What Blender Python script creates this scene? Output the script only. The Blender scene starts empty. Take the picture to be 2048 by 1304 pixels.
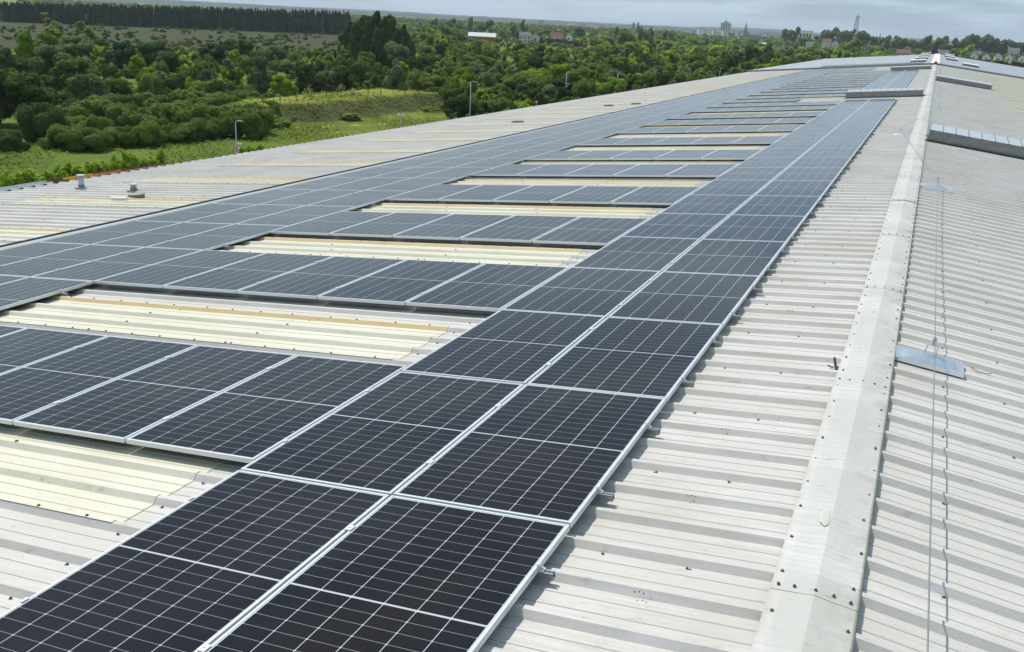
import bpy, math, random
import numpy as np
from math import radians as rad, sin, cos, pi
from mathutils import Vector, Matrix
SC = bpy.context.scene
COL = SC.collection

# ------------------------------------------------------------------ camera
CW = np.array([0.10275, -4.31917, 2.55931])
RW = np.array([[0.9135012111607635, 0.4038516921020175, 0.049186868106794686],
               [0.16971297340317895, -0.2683955394353351, -0.9482411829644751],
               [-0.36974727026236426, 0.8745671187493576, -0.31371852182486365]])
FPX = 1856.22
cam_d = bpy.data.cameras.new('camera')
cam = bpy.data.objects.new('camera', cam_d)
COL.objects.link(cam)
cam_d.sensor_fit = 'HORIZONTAL'
cam_d.sensor_width = 36.0
cam_d.lens = FPX / 2048 * 36.0
cam_d.clip_start = 0.05
cam_d.clip_end = 60000
m = Matrix.Identity(4)
for i in range(3):
    m[i][0] = RW[0][i]; m[i][1] = -RW[1][i]; m[i][2] = -RW[2][i]; m[i][3] = CW[i]
cam.matrix_world = m
SC.camera = cam

# ------------------------------------------------------------------ sky, sun, exposure
SUN = Vector((-0.577, 0.28, 1.0)).normalized()
w = bpy.data.worlds.new('World'); SC.world = w; w.use_nodes = True
nt = w.node_tree; N = nt.nodes; L = nt.links; N.clear()
out = N.new('ShaderNodeOutputWorld'); bg = N.new('ShaderNodeBackground'); bg.inputs[1].default_value = 0.14
sky = N.new('ShaderNodeTexSky'); sky.sky_type = 'NISHITA'; sky.sun_disc = False
sky.sun_elevation = math.asin(SUN.z); sky.sun_rotation = math.atan2(SUN.x, SUN.y)
sky.air_density = 1.0; sky.dust_density = 1.2; sky.ozone_density = 1.0
tc = N.new('ShaderNodeTexCoord'); mp = N.new('ShaderNodeMapping'); mp.inputs['Scale'].default_value = (1.0, 1.0, 8.0)
n1 = N.new('ShaderNodeTexNoise'); n1.inputs['Scale'].default_value = 3.4; n1.inputs['Detail'].default_value = 7; n1.inputs['Roughness'].default_value = 0.55
r1 = N.new('ShaderNodeValToRGB')
r1.color_ramp.elements[0].position = 0.45; r1.color_ramp.elements[0].color = (1.65, 2.5, 3.3, 1)
r1.color_ramp.elements[1].position = 0.56; r1.color_ramp.elements[1].color = (3.2, 4.1, 4.8, 1)
r2 = N.new('ShaderNodeValToRGB')
r2.color_ramp.elements[0].position = 0.3; r2.color_ramp.elements[0].color = (0.66, 0.66, 0.66, 1)
r2.color_ramp.elements[1].position = 0.62; r2.color_ramp.elements[1].color = (0.96, 0.96, 0.96, 1)
mx = N.new('ShaderNodeMix'); mx.data_type = 'RGBA'
L.new(tc.outputs['Generated'], mp.inputs[0]); L.new(mp.outputs[0], n1.inputs['Vector'])
L.new(n1.outputs[0], r1.inputs[0]); L.new(n1.outputs[0], r2.inputs[0])
L.new(r2.outputs[0], mx.inputs[0]); L.new(sky.outputs[0], mx.inputs[6]); L.new(r1.outputs[0], mx.inputs[7])
L.new(mx.outputs[2], bg.inputs[0]); L.new(bg.outputs[0], out.inputs[0])
sd = bpy.data.lights.new('sun', 'SUN'); sd.energy = 3.4; sd.angle = rad(0.6); sd.color = (1.0, 0.955, 0.89)
so = bpy.data.objects.new('sun', sd); COL.objects.link(so)
so.rotation_euler = SUN.to_track_quat('Z', 'Y').to_euler(); so.location = (-40, 30, 60)
SC.view_settings.view_transform = 'Standard'; SC.view_settings.look = 'None'
SC.view_settings.exposure = 0.30; SC.view_settings.gamma = 1.0; SC.view_settings.use_curve_mapping = False
SC.cycles.max_bounces = 6; SC.cycles.volume_bounces = 0; SC.cycles.transparent_max_bounces = 8

# ------------------------------------------------------------------ helpers
SLOPE = rad(6.0); CS, SN = cos(SLOPE), sin(SLOPE)
GZ = -14.1                                    # the ground around the warehouse
def SLp(r, y, h=0.0):                         # point on the left roof slope: r metres down from the ridge
    return Vector((-r * CS - h * SN, y, -r * SN + h * CS))
def SRp(r, y, h=0.0):
    return Vector((r * CS + h * SN, y, -r * SN + h * CS))
def ray(x, y):
    v = np.array([(x - 1024) / FPX, (y - 652) / FPX, 1.0])
    return RW.T @ v
def at_ground(x, y, z=GZ):
    d = ray(x, y); t = (z - CW[2]) / d[2]
    return CW + t * d
def at_dist(x, y, D):
    d = ray(x, y); t = D / math.hypot(d[0], d[1])
    return CW + t * d
def project(p):
    c = RW @ (np.asarray(p, float) - CW)
    return 1024 + FPX * c[0] / c[2], 652 + FPX * c[1] / c[2], c[2]

class MB:
    def __init__(s): s.v = []; s.f = []; s.m = []; s.uv = None
    def quad(s, a, b, c, d, mi=0):
        n = len(s.v); s.v += [tuple(a), tuple(b), tuple(c), tuple(d)]; s.f.append((n, n+1, n+2, n+3)); s.m.append(mi)
    def box(s, x0, x1, y0, y1, z0, z1, mi=0, T=None):
        P = [(x0,y0,z0),(x1,y0,z0),(x1,y1,z0),(x0,y1,z0),(x0,y0,z1),(x1,y0,z1),(x1,y1,z1),(x0,y1,z1)]
        if T: P = [tuple(T(Vector(p))) for p in P]
        n = len(s.v); s.v += P
        for q in ((0,3,2,1),(4,5,6,7),(0,1,5,4),(1,2,6,5),(2,3,7,6),(3,0,4,7)):
            s.f.append(tuple(n+i for i in q)); s.m.append(mi)
    def tube(s, pts, rr, seg=8, mi=0, cap=True):
        pts = [Vector(p) for p in pts]
        if not isinstance(rr, (list, tuple)): rr = [rr] * len(pts)
        rings = []
        for i, p in enumerate(pts):
            d = (pts[min(i+1, len(pts)-1)] - pts[max(i-1, 0)]).normalized()
            a = d.orthogonal().normalized() if abs(d.z) < .9 else Vector((1,0,0)).cross(d).normalized()
            b = d.cross(a); n = len(s.v); ring = []
            for k in range(seg):
                t = 2*pi*k/seg; s.v.append(tuple(p + rr[i]*(cos(t)*a + sin(t)*b))); ring.append(n+k)
            rings.append(ring)
        for i in range(len(rings)-1):
            for k in range(seg):
                s.f.append((rings[i][k], rings[i][(k+1)%seg], rings[i+1][(k+1)%seg], rings[i+1][k])); s.m.append(mi)
        if cap:
            s.f.append(tuple(rings[0][::-1])); s.m.append(mi); s.f.append(tuple(rings[-1])); s.m.append(mi)
    def dome(s, c, u, v, n, r, h, mi=0, seg=6):
        c, u, v, n = Vector(c), Vector(u), Vector(v), Vector(n); b = len(s.v)
        for k in range(seg):
            t = 2*pi*k/seg; s.v.append(tuple(c + r*(cos(t)*u + sin(t)*v)))
        for k in range(seg):
            t = 2*pi*k/seg; s.v.append(tuple(c + .62*r*(cos(t)*u + sin(t)*v) + h*.8*n))
        s.v.append(tuple(c + h*n))
        for k in range(seg):
            k2 = (k+1) % seg
            s.f.append((b+k, b+k2, b+seg+k2, b+seg+k)); s.m.append(mi)
            s.f.append((b+seg+k, b+seg+k2, b+2*seg)); s.m.append(mi)
    def mesh(s, name, mats, smooth=False):
        me = bpy.data.meshes.new(name); me.from_pydata(s.v, [], s.f)
        for mt in (mats if isinstance(mats, (list, tuple)) else [mats]): me.materials.append(mt)
        if any(s.m): me.polygons.foreach_set('material_index', s.m)
        if smooth: me.polygons.foreach_set('use_smooth', [True]*len(s.f))
        me.update(); return me
    def build(s, name, mats, parent=None, smooth=False):
        return link(name, s.mesh(name, mats, smooth), parent)
def link(name, me, parent=None):
    o = bpy.data.objects.new(name, me); COL.objects.link(o)
    if parent: o.parent = parent
    return o
def tag(o, label=None, cat=None, group=None, kind=None):
    if label: o['label'] = label
    if cat: o['category'] = cat
    if group: o['group'] = group
    if kind: o['kind'] = kind
    return o
def thing(name, label, cat, loc=(0,0,0), rot=(0,0,0), group=None):
    o = bpy.data.objects.new(name, None); COL.objects.link(o); o.empty_display_size = .1
    o.location = loc; o.rotation_euler = rot
    return tag(o, label, cat, group)
def npmesh(name, V, F, mats, smooth=False, mi=None):
    me = bpy.data.meshes.new(name); V = np.asarray(V, np.float32); F = np.asarray(F, np.int32); k = F.shape[1]
    me.vertices.add(len(V)); me.vertices.foreach_set('co', V.ravel())
    me.loops.add(F.size); me.loops.foreach_set('vertex_index', F.ravel())
    me.polygons.add(len(F)); me.polygons.foreach_set('loop_start', np.arange(0, F.size, k, dtype=np.int32))
    for mt in mats: me.materials.append(mt)
    if mi is not None: me.polygons.foreach_set('material_index', np.asarray(mi, np.int32))
    me.polygons.foreach_set('use_smooth', np.full(len(F), smooth))
    me.update(calc_edges=True); me.validate(); return me
ORD = ['first','second','third','fourth','fifth','sixth','seventh','eighth','ninth','tenth','eleventh','twelfth','thirteenth',
 'fourteenth','fifteenth','sixteenth','seventeenth','eighteenth','nineteenth','twentieth']
def ordn(i):
    if i < 20: return ORD[i]
    n = i+1
    return '%d%s' % (n, 'th' if 10 <= n % 100 <= 20 else {1:'st',2:'nd',3:'rd'}.get(n % 10, 'th'))

# ------------------------------------------------------------------ materials
def mat(name, base=(.5,.5,.5), rough=.5, metal=0.0, spec=.5):
    m = bpy.data.materials.new(name); m.use_nodes = True
    b = m.node_tree.nodes['Principled BSDF']
    b.inputs['Base Color'].default_value = (*base, 1); b.inputs['Roughness'].default_value = rough
    b.inputs['Metallic'].default_value = metal; b.inputs['Specular IOR Level'].default_value = spec
    return m
class NT:
    def __init__(s, m): s.t = m.node_tree; s.b = s.t.nodes['Principled BSDF']
    def n(s, typ, **kw):
        x = s.t.nodes.new(typ)
        for k, v in kw.items(): setattr(x, k, v)
        return x
    def l(s, a, b): s.t.links.new(a, b)
    def math(s, op, a, b=None, clamp=False):
        x = s.n('ShaderNodeMath', operation=op); x.use_clamp = clamp
        for i, v in enumerate((a, b)):
            if v is None: continue
            if isinstance(v, (int, float)): x.inputs[i].default_value = v
            else: s.l(v, x.inputs[i])
        return x.outputs[0]
    def noise(s, scale, vec=(1,1,1), detail=4, rough=.55, coord='Object', per=None):
        t = s.n('ShaderNodeTexCoord'); mp = s.n('ShaderNodeMapping'); mp.inputs['Scale'].default_value = vec
        x = s.n('ShaderNodeTexNoise'); x.inputs['Scale'].default_value = scale; x.inputs['Detail'].default_value = detail
        x.inputs['Roughness'].default_value = rough
        s.l(t.outputs[coord], mp.inputs[0])
        if per is not None:
            cb = s.n('ShaderNodeCombineXYZ'); q = s.math('MULTIPLY', per, 83.0)
            s.l(q, cb.inputs[0]); s.l(s.math('MULTIPLY', per, 37.0), cb.inputs[1]); s.l(q, cb.inputs[2]); s.l(cb.outputs[0], mp.inputs[1])
        s.l(mp.outputs[0], x.inputs['Vector']); return x.outputs[0]
    def ramp(s, fac, stops):
        x = s.n('ShaderNodeValToRGB'); e = x.color_ramp.elements
        while len(e) < len(stops): e.new(.5)
        for i, (p, c) in enumerate(stops): e[i].position = p; e[i].color = (*c, 1) if len(c) == 3 else c
        s.l(fac, x.inputs[0]); return x.outputs[0]
    def mix(s, f, a, b, mode='MIX'):
        x = s.n('ShaderNodeMix', data_type='RGBA', blend_type=mode)
        for i, v in ((0, f), (6, a), (7, b)):
            if isinstance(v, (int, float)): x.inputs[i].default_value = v
            elif isinstance(v, tuple): x.inputs[i].default_value = (*v, 1)
            else: s.l(v, x.inputs[i])
        return x.outputs[2]
    def bump(s, h, strength=.3, dist=.01):
        x = s.n('ShaderNodeBump'); x.inputs['Strength'].default_value = strength; x.inputs['Distance'].default_value = dist
        s.l(h, x.inputs['Height']); s.l(x.outputs[0], s.b.inputs['Normal'])
G1, G2, G3 = (0,0,0), (1,1,1), (.5,.5,.5)

def sheet_mat(name, base, dirt, streak, rough=.55):
    m = mat(name, base, rough, spec=.3); t = NT(m)
    st = t.noise(1.0, (1.3, 30, 1.3), 6, .65)           # run-off streaks down the slope
    bl = t.noise(.8, (1, 1, 1), 5, .6)                   # blotches
    fine = t.noise(45, (1, 1, 1), 3, .6)
    c = t.mix(t.ramp(st, [(.40, G1), (.62, G2)]), base, streak)
    c = t.mix(t.math('MULTIPLY', t.ramp(bl, [(.45, G1), (.68, G2)]), .75), c, dirt)
    sp = t.ramp(t.noise(14, (.5, 1.6, 1), 4, .7), [(.61, G1), (.72, G2)])
    pa = t.math('MULTIPLY', t.ramp(t.noise(.55, (.35, 2.8, 1), 4, .6), [(.44, G1), (.56, G2)]), .6)
    c = t.mix(pa, c, tuple(.5*a + .5*b for a, b in zip(base, dirt)))
    c = t.mix(t.math('MULTIPLY', sp, .6), c, (dirt[0]*.62, dirt[1]*.62, dirt[2]*.55))
    c = t.mix(t.math('MULTIPLY', t.ramp(fine, [(.35, G2), (.6, G1)]), .10), c, (.30,.29,.27))
    t.l(c, t.b.inputs['Base Color']); t.bump(st, .12, .004)
    return m
M = {}
M['sheet'] = sheet_mat('painted roof sheet', (.58,.558,.528), (.43,.40,.35), (.50,.472,.432))
M['sheet2'] = sheet_mat('new roof sheet', (.53,.55,.575), (.47,.49,.51), (.49,.51,.53), .45)
M['lap'] = mat('lap joint dirt', (.34,.33,.31), .8)
M['stiff'] = mat('sheet stiffener with settled dirt', (.41,.38,.335), .7)
M['capm'] = sheet_mat('ridge cap coating', (.57,.56,.54), (.40,.385,.33), (.49,.475,.44), .5)
t = NT(M['capm']); src = t.b.inputs['Base Color'].links[0].from_socket
tcx = t.n('ShaderNodeTexCoord'); sxx = t.n('ShaderNodeSeparateXYZ'); t.l(tcx.outputs['Object'], sxx.inputs[0])
mr = t.n('ShaderNodeMapRange'); mr.inputs[1].default_value = -.02; mr.inputs[2].default_value = .21; t.l(sxx.outputs[0], mr.inputs[0])
gr = t.ramp(t.noise(3.2, (1,.7,1), 7, .72), [(.46, G1), (.66, G2)])
t.l(t.mix(t.math('MULTIPLY', t.math('MULTIPLY', gr, mr.outputs[0]), .8), src, (.28,.265,.21)), t.b.inputs['Base Color'])
M['algae'] = mat('algae on the edge', (.16,.165,.11), .9); t = NT(M['algae'])
t.l(t.ramp(t.noise(22, (1,.6,1), 5, .7), [(.4, (.13,.14,.09)), (.7, (.34,.33,.25))]), t.b.inputs['Base Color'])
M['grp'] = sheet_mat('weathered rooflight', (.68,.655,.55), (.54,.50,.36), (.60,.57,.44), .45)
M['grp2'] = sheet_mat('yellow rooflight', (.66,.64,.36), (.56,.54,.30), (.62,.6,.38), .45)
M['amber'] = sheet_mat('amber stained rooflight rib', (.66,.51,.28), (.58,.43,.22), (.68,.57,.38), .45)
M['grpdirt'] = mat('dirt line on the rooflight', (.44,.41,.30), .7)
M['screw'] = mat('weathered screw', (.10,.105,.095), .6, .3)
M['sealant'] = mat('sealant', (.50,.49,.44), .8)
M['alu'] = mat('anodised aluminium', (.66,.68,.69), .38, .35); 
M['alu_rail'] = mat('rail aluminium', (.30,.33,.34), .5, .6)
M['galv'] = mat('galvanised steel', (.6,.65,.7), .27, .85); t = NT(M['galv'])
t.l(t.ramp(t.noise(30, (1,1,1), 3), [(.3, (.66,.69,.71)), (.7, (.72,.75,.77))]), t.b.inputs['Base Color'])
M['tape'] = mat('dull foil tape', (.46,.46,.46), .55, .3)
M['black'] = mat('black rubber', (.015,.015,.016), .7)
M['dark'] = mat('dark metal and painted shade', (.05,.05,.05), .8)
M['ventgrey'] = mat('grey weathered aluminium', (.34,.335,.32), .6, .25); t = NT(M['ventgrey'])
t.l(t.ramp(t.noise(3, (1,1,3), 5, .6), [(.35, (.19,.187,.178)), (.7, (.28,.276,.265))]), t.b.inputs['Base Color'])
M['pane'] = mat('vent glazing', (.42,.44,.45), .15, 0, .7)
M['red'] = mat('red paint', (.75,.03,.025), .5)
M['white'] = mat('white paint', (.78,.78,.76), .5)
M['post'] = mat('lamp post steel', (.42,.45,.48), .45, .4)
M['terra'] = mat('terracotta painted trim', (.46,.19,.11), .7)
M['orange'] = mat('orange painted trim', (.62,.36,.05), .6)
M['dkred'] = mat('dark red trim', (.17,.075,.06), .8)
M['wall'] = mat('wall cladding', (.45,.47,.48), .6)
M['cable'] = mat('black cable', (.02,.022,.024), .6)
M['wire'] = mat('steel wire rope', (.33,.36,.38), .4, .7)
M['bark'] = mat('bark', (.11,.09,.07), .9)
M['wood'] = mat('dry twig', (.08,.06,.04), .9)

# solar glass: UV in metres on the 1.134 x 2.038 m module
PW, PL, GAP = 1.134, 2.038, 0.02
def glass_mat():
    m = mat('solar cells under glass', (.012,.012,.016), .12, 0, .5); t = NT(m)
    uv = t.n('ShaderNodeUVMap'); sx = t.n('ShaderNodeSeparateXYZ'); t.l(uv.outputs[0], sx.inputs[0])
    U, V = sx.outputs[0], sx.outputs[1]
    cw = (PW - .042) / 6; half = (PL - .044 - .012) / 2; ch = half / 11
    u0 = t.math('SUBTRACT', U, .021)
    du = t.math('PINGPONG', u0, cw / 2)                       # distance to the nearest column joint
    vm = t.math('ABSOLUTE', t.math('SUBTRACT', V, PL / 2))    # from the middle line
    vh = t.math('SUBTRACT', vm, .006)
    dv = t.math('PINGPONG', vh, ch / 2)
    l1 = t.math('LESS_THAN', du, .0021); l2 = t.math('LESS_THAN', dv, .0012)
    l3 = t.math('LESS_THAN', vm, .0062)
    dia = t.math('LESS_THAN', t.math('ADD', du, dv), .0075)
    mg = t.math('MAXIMUM', t.math('LESS_THAN', U, .0215), t.math('GREATER_THAN', U, PW - .0215))
    mg2 = t.math('MAXIMUM', t.math('LESS_THAN', V, .022), t.math('GREATER_THAN', V, PL - .022))
    bus = t.math('LESS_THAN', t.math('PINGPONG', u0, cw / 20), .00035)
    ln = t.math('MAXIMUM', l1, l3); ln = t.math('MAXIMUM', ln, t.math('MULTIPLY', l2, .62))
    ln = t.math('MAXIMUM', ln, dia); ln = t.math('MAXIMUM', ln, t.math('MAXIMUM', mg, mg2))
    oi = t.n('ShaderNodeObjectInfo')
    cell = t.mix(t.ramp(t.math('ABSOLUTE', t.math('SUBTRACT', t.math('DIVIDE', U, PW), .5)), [(.22, G1), (.42, G2)]), (.0095,.0068,.0070), (.0065,.0068,.0135))
    cell = t.mix(t.math('MULTIPLY', oi.outputs['Random'], .8), cell, (.0115,.0095,.0115))
    dust = t.ramp(t.noise(2.2, (1,1,1), 5, .65, per=oi.outputs['Random']), [(.45, G1), (.8, G2)])
    cell = t.mix(t.math('MULTIPLY', dust, .018), cell, (.25,.24,.22))
    c = t.mix(t.math('MULTIPLY', bus, .35), cell, (.10,.10,.115))
    sp = t.math('GREATER_THAN', t.noise(9, (1,1,1), 2, .5, per=oi.outputs['Random']), .80)
    c = t.mix(t.math('MULTIPLY', sp, t.math('GREATER_THAN', oi.outputs['Random'], .35)), c, (.30,.30,.28))
    c = t.mix(ln, c, (.44,.46,.48))
    t.l(c, t.b.inputs['Base Color'])
    t.l(t.ramp(dust, [(0, (.07,.07,.07)), (1, (.20,.20,.20))]), t.b.inputs['Roughness'])
    t.b.inputs['IOR'].default_value = 1.23
    return m
M['glass'] = glass_mat()

# ------------------------------------------------------------------ the warehouse
RIB = 0.36; Y0 = 0.30; RH = 0.038
YN, YF = -9.0, 116.0; RW2 = 21.05
PROF = [(-.006,-RH),(.024,0),(.060,0),(.088,-RH),(.150,-RH),(.155,-RH+.004),(.172,-RH+.004),(.177,-RH),(.262,-RH),(.267,-RH+.004),(.284,-RH+.004),(.289,-RH)]
def profile(ya, yb, pr=PROF, y0=Y0, rib=RIB):
    k = math.floor((ya - y0) / rib) - 1; P = []
    while y0 + k*rib < yb + rib:
        for a, h in pr:
            y = y0 + k*rib + a
            if ya - 1e-6 <= y <= yb + 1e-6: P.append((y, h, a))
        k += 1
    return P
def ribbed(mb, f, r0, r1, ya, yb, dh, lapend=True, mi=0, stiff=None, first=None):
    P = profile(ya, yb); n = len(mb.v)
    for (y, h, a) in P:
        mb.v.append(tuple(f(r0, y, h + dh))); mb.v.append(tuple(f(r1, y, h + dh)))
    for i in range(len(P)-1):
        a = n + 2*i
        mb.f.append((a, a+1, a+3, a+2) if f is SLp else (a, a+2, a+3, a+1))
        q = mi
        if stiff is not None and abs(P[i][2]-.150) < 1e-6 or stiff is not None and abs(P[i][2]-.262) < 1e-6: q = stiff
        if first is not None and P[i][0] > first: q = 1
        mb.m.append(q)
    if lapend:                                                   # cut edge of the sheet
        for i in range(len(P)-1):
            (y, h, a), (y2, h2, a2) = P[i], P[i+1]
            mb.quad(f(r1, y, h+dh), f(r1, y, h+dh-.004), f(r1, y2, h2+dh-.004), f(r1, y2, h2+dh), mi)
wh = thing('warehouse', 'long warehouse under a low pitched pale grey ribbed roof with solar panels', 'warehouse', (0,0,0))
rng = random.Random(5)
def screws(mb, f, rs, ya, yb, step=1, off=0, mi=2, rr=.0085, jit=.015):
    k0 = math.ceil((ya - Y0) / RIB); sgn = -1 if f is SLp else 1
    u = Vector((sgn*CS, 0, -SN)); v = Vector((0,1,0)); nn = Vector((sgn*SN, 0, CS))
    for r in rs:
        k = k0
        while Y0 + k*RIB < yb:
            if (k + off) % step == 0:
                y = Y0 + k*RIB - .022
                mb.dome(f(r + rng.uniform(-jit, jit), y, -RH+.003), u, v, nn, rr*1.4, .004, mi)
                mb.dome(f(r + rng.uniform(-jit, jit)*0, y, -RH+.006), u, v, nn, rr, .011, mi)
            k += 1
for f, nm in ((SLp, 'left'), (SRp, 'right')):
    mb = MB()
    ribbed(mb, f, .04, 2.03, YN, YF, .0045, True, 0, 1)
    ribbed(mb, f, 1.97, 3.90, YN, YF, .003, True, 0, 1)
    ribbed(mb, f, 3.84, 9.70, YN, YF, .0015, True, 0, 1)
    ribbed(mb, f, 9.60, RW2, YN, YF, 0.0, False, 0, 1)
    screws(mb, f, (.64, 1.10) if f is SLp else (.60, 1.06), YN, 75, 3, 1 if f is SLp else 0)
    screws(mb, f, (2.0,), YN, 75, 1)
    screws(mb, f, (3.86,), YN, 60, 1)
    if f is SLp:
        screws(mb, f, (5.6, 7.4), YN, 50, 3)
        screws(mb, f, (13.2, 14.4, 15.6, 16.9), 4, 45, 3, 1)
        screws(mb, f, (18.4, 19.3, 20.2, 21.2), 6, 60, 2)
    o = mb.build('roof_sheeting', [M['sheet'], M['stiff'], M['screw']], wh)
# walls, gutters
mb = MB()
ze = -RW2*SN
for sx in (-1, 1):
    mb.box(sx*(RW2*CS-.35)-.1, sx*(RW2*CS-.35)+.1, YN+.2, YF-.2, GZ, ze-.12)
def gable(mb, y, h=0.0, zl=GZ):
    X = RW2*CS-.45
    n = len(mb.v)
    mb.v += [(-X, y, zl), (X, y, zl), (X, y, -X*SN/CS-.08+h), (0, y, -.08+h), (-X, y, -X*SN/CS-.08+h)]
    mb.f.append((n, n+1, n+2, n+3, n+4)); mb.m.append(0)
gable(mb, YN+.25); gable(mb, YF-.25)
mb.build('wall', M['wall'], wh)
for sx in (-1, 1):
    mb = MB(); x = sx*(RW2*CS+.02)
    mb.box(min(x, x+sx*.17), max(x, x+sx*.17), YN, YF, ze-.20, ze-.185)
    mb.box(x+sx*.16-.005, x+sx*.16+.005, YN, YF, ze-.185, ze-.07)
    mb.box(x-.005, x+.005, YN, YF, ze-.185, ze-.07)
    mb.build('gutter', M['wall'], wh)
# ridge cap: overlapping folded lengths, edges screwed down on the ribs
def ridge_cap(ya, yb, k, y_off, mats, parent, h0=0.012, det=True):
    mb = MB(); rr = .205; S = [-rr-.002, -rr, -.14, -.07, -.00001, .00001, .07, .14, rr-.012, rr, rr+.004]
    n = max(3, int((yb-ya)/.12)) if det else 3
    rg = random.Random(77 + k); lift = .003 if k % 2 else 0
    ph = [rg.uniform(0, 6) for _ in range(4)]
    base = len(mb.v)
    for i in range(n+1):
        y = ya + (yb-ya)*i/n
        wv = (.0060*sin(y*17.45+ph[0]) + .006*sin(y*4.1+ph[1]) + .005*sin(y*7.7+ph[2])) if det else 0
        for j, s in enumerate(S):
            h = h0 + lift + y_off
            if j in (0,): h -= .012
            if j in (10,): h -= .022
            amp = (1.0 if 1 < j < 8 else .45)
            hh = h + wv*amp*(1 if j % 2 else .8) + (.004 if 3 < j < 6 else 0)
            p = (Vector((0, y, h + wv*.8 + .004)) if abs(s) < 1e-4 else (SLp(-s, y, hh) if s < 0 else SRp(s, y, hh)))
            mb.v.append(tuple(p))
    c = len(S)
    for i in range(n):
        for j in range(c-1):
            if j == 4: continue
            a = base + i*c + j
            mb.f.append((a, a+1, a+c+1, a+c)); mb.m.append(1 if j == c-2 else (3 if (j == c-3 and det) else 0))
    for (row) in ((0),):                                        # visible end of the overlap
        for j in range(c-1):
            a = base + j; p, q = Vector(mb.v[a]), Vector(mb.v[a+1])
            mb.quad(p, q, q - Vector((0,0,.004)), p - Vector((0,0,.004)), 2 if lift else 0)
    if det:
        kk = math.ceil((ya - Y0 - .04)/RIB)
        while Y0 + kk*RIB + .04 < yb:
            y = Y0 + kk*RIB + .04 + rg.uniform(-.02, .02)
            for sg in (-1, 1):
                f = SLp if sg < 0 else SRp
                r = rr - .035 + rg.uniform(-.008, .008)
                nn = Vector((sg*SN, 0, CS)); u = Vector((sg*CS, 0, -SN))
                mb.dome(f(r, y, h0+lift+y_off+.0015), u, Vector((0,1,0)), nn, .011, .003, 2)
                mb.dome(f(r, y, h0+lift+y_off+.003), u, Vector((0,1,0)), nn, .0075, .010, 2)
            kk += 1
        for s in (-.17, -.095, 0.0, .085, .165):
            f = SLp if s < 0 else SRp; y = ya + .045 + rg.uniform(-.008,.008)
            mb.dome(f(abs(s), y, h0+lift+y_off+.005), Vector((1,0,0)), Vector((0,1,0)), Vector((0,0,1)), .011, .003, 2)
            mb.dome(f(abs(s), y, h0+lift+y_off+.007), Vector((1,0,0)), Vector((0,1,0)), Vector((0,0,1)), .0075, .010, 2)
    o = mb.build('ridge_cap', mats, parent)
    for p in o.data.polygons:
        if p.material_index == 0 or p.material_index == 3: p.use_smooth = True
    return o
M['capedge'] = sheet_mat('grimy cap edge', (.44,.43,.37), (.20,.21,.13), (.30,.30,.22), .6)
y = -0.20 - 3.15*3; k = 0
caps = []
while y < YF - .5:
    caps.append(ridge_cap(max(y, YN), min(y + 3.15 + .05, YF), k, 0.0, [M['capm'], M['algae'], M['screw'], M['capedge']], wh)); y += 3.15; k += 1
# closed apex gap under the cap
mb = MB(); mb.box(-.05, .05, YN, YF, -.05, -.004); mb.build('ridge_filler', M['dark'], wh)
# sealant patch on the ridge cap
mb = MB(); rg = random.Random(3); n = 18; c0 = SLp(.03, .62, .020)
ring = [(c0.x + .034*cos(2*pi*i/n)*(1+rg.uniform(-.12,.12)), c0.y + .10*sin(2*pi*i/n)*(1+rg.uniform(-.1,.1)), c0.z) for i in range(n)]
for sc, dz in ((1, 0), (.85, .003), (.5, .005)):
    for p in ring: mb.v.append((c0.x+(p[0]-c0.x)*sc, c0.y+(p[1]-c0.y)*sc, c0.z+dz))
for a in range(2):
    for i in range(n): mb.f.append((a*n+i, a*n+(i+1)%n, (a+1)*n+(i+1)%n, (a+1)*n+i)); mb.m.append(0)
mb.f.append(tuple(range(2*n, 3*n))); mb.m.append(0)
mb.build('sealant_patch', M['sealant'], caps[3], smooth=True)

# bridges of panels between the rooflights (their near edges) and the rooflights in the gaps
BR = [0.15,4.12,7.70,11.30,15.05,18.32,22.2,26.3,29.65,33.0,37.0,40.4,44.1,47.6,51.4,55.5,59.4,63.1,66.8,70.7,74.5,78.2,81.9,85.6,89.3,93.0,96.7,100.4,104.1,107.8]
def rooflight(f, r0, r1, yc, mats, dh=.007):
    mb = MB(); ya = Y0 + round((yc-.54-Y0)/RIB)*RIB; yb = ya + 3*RIB + .082
    ribbed(mb, f, r0, r1, ya, yb, dh, True, 0, 3, yb - .09)
    sgn = -1 if f is SLp else 1
    ribbed_r0 = [(y, h) for y, h, a in profile(ya, yb)]
    for (y, h), (y2, h2) in zip(ribbed_r0[:-1], ribbed_r0[1:]):
        mb.quad(f(r0, y, h+dh), f(r0, y, h+dh-.006), f(r0, y2, h2+dh-.006), f(r0, y2, h2+dh), 0)
    rg = random.Random(int(yc*10))
    if yc < 60:
        nn = Vector((sgn*SN, 0, CS)); u = Vector((sgn*CS, 0, -SN))
        for rr_ in (r0 + 1.9, r0+3.7):
            for q in (0, 1, 2):
                if rr_ < r1: mb.dome(f(rr_+rg.uniform(-.2,.2), ya+.04+q*RIB, dh), u, Vector((0,1,0)), nn, .016, .012, 2)
        q = r0 + .2
        while q < r1:
            for yy in (ya+.04, yb-.042): mb.dome(f(q+rg.uniform(-.05,.05), yy, dh), u, Vector((0,1,0)), nn, .012, .012, 2)
            q += .42
    return mb.build('rooflight', mats, wh)
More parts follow.
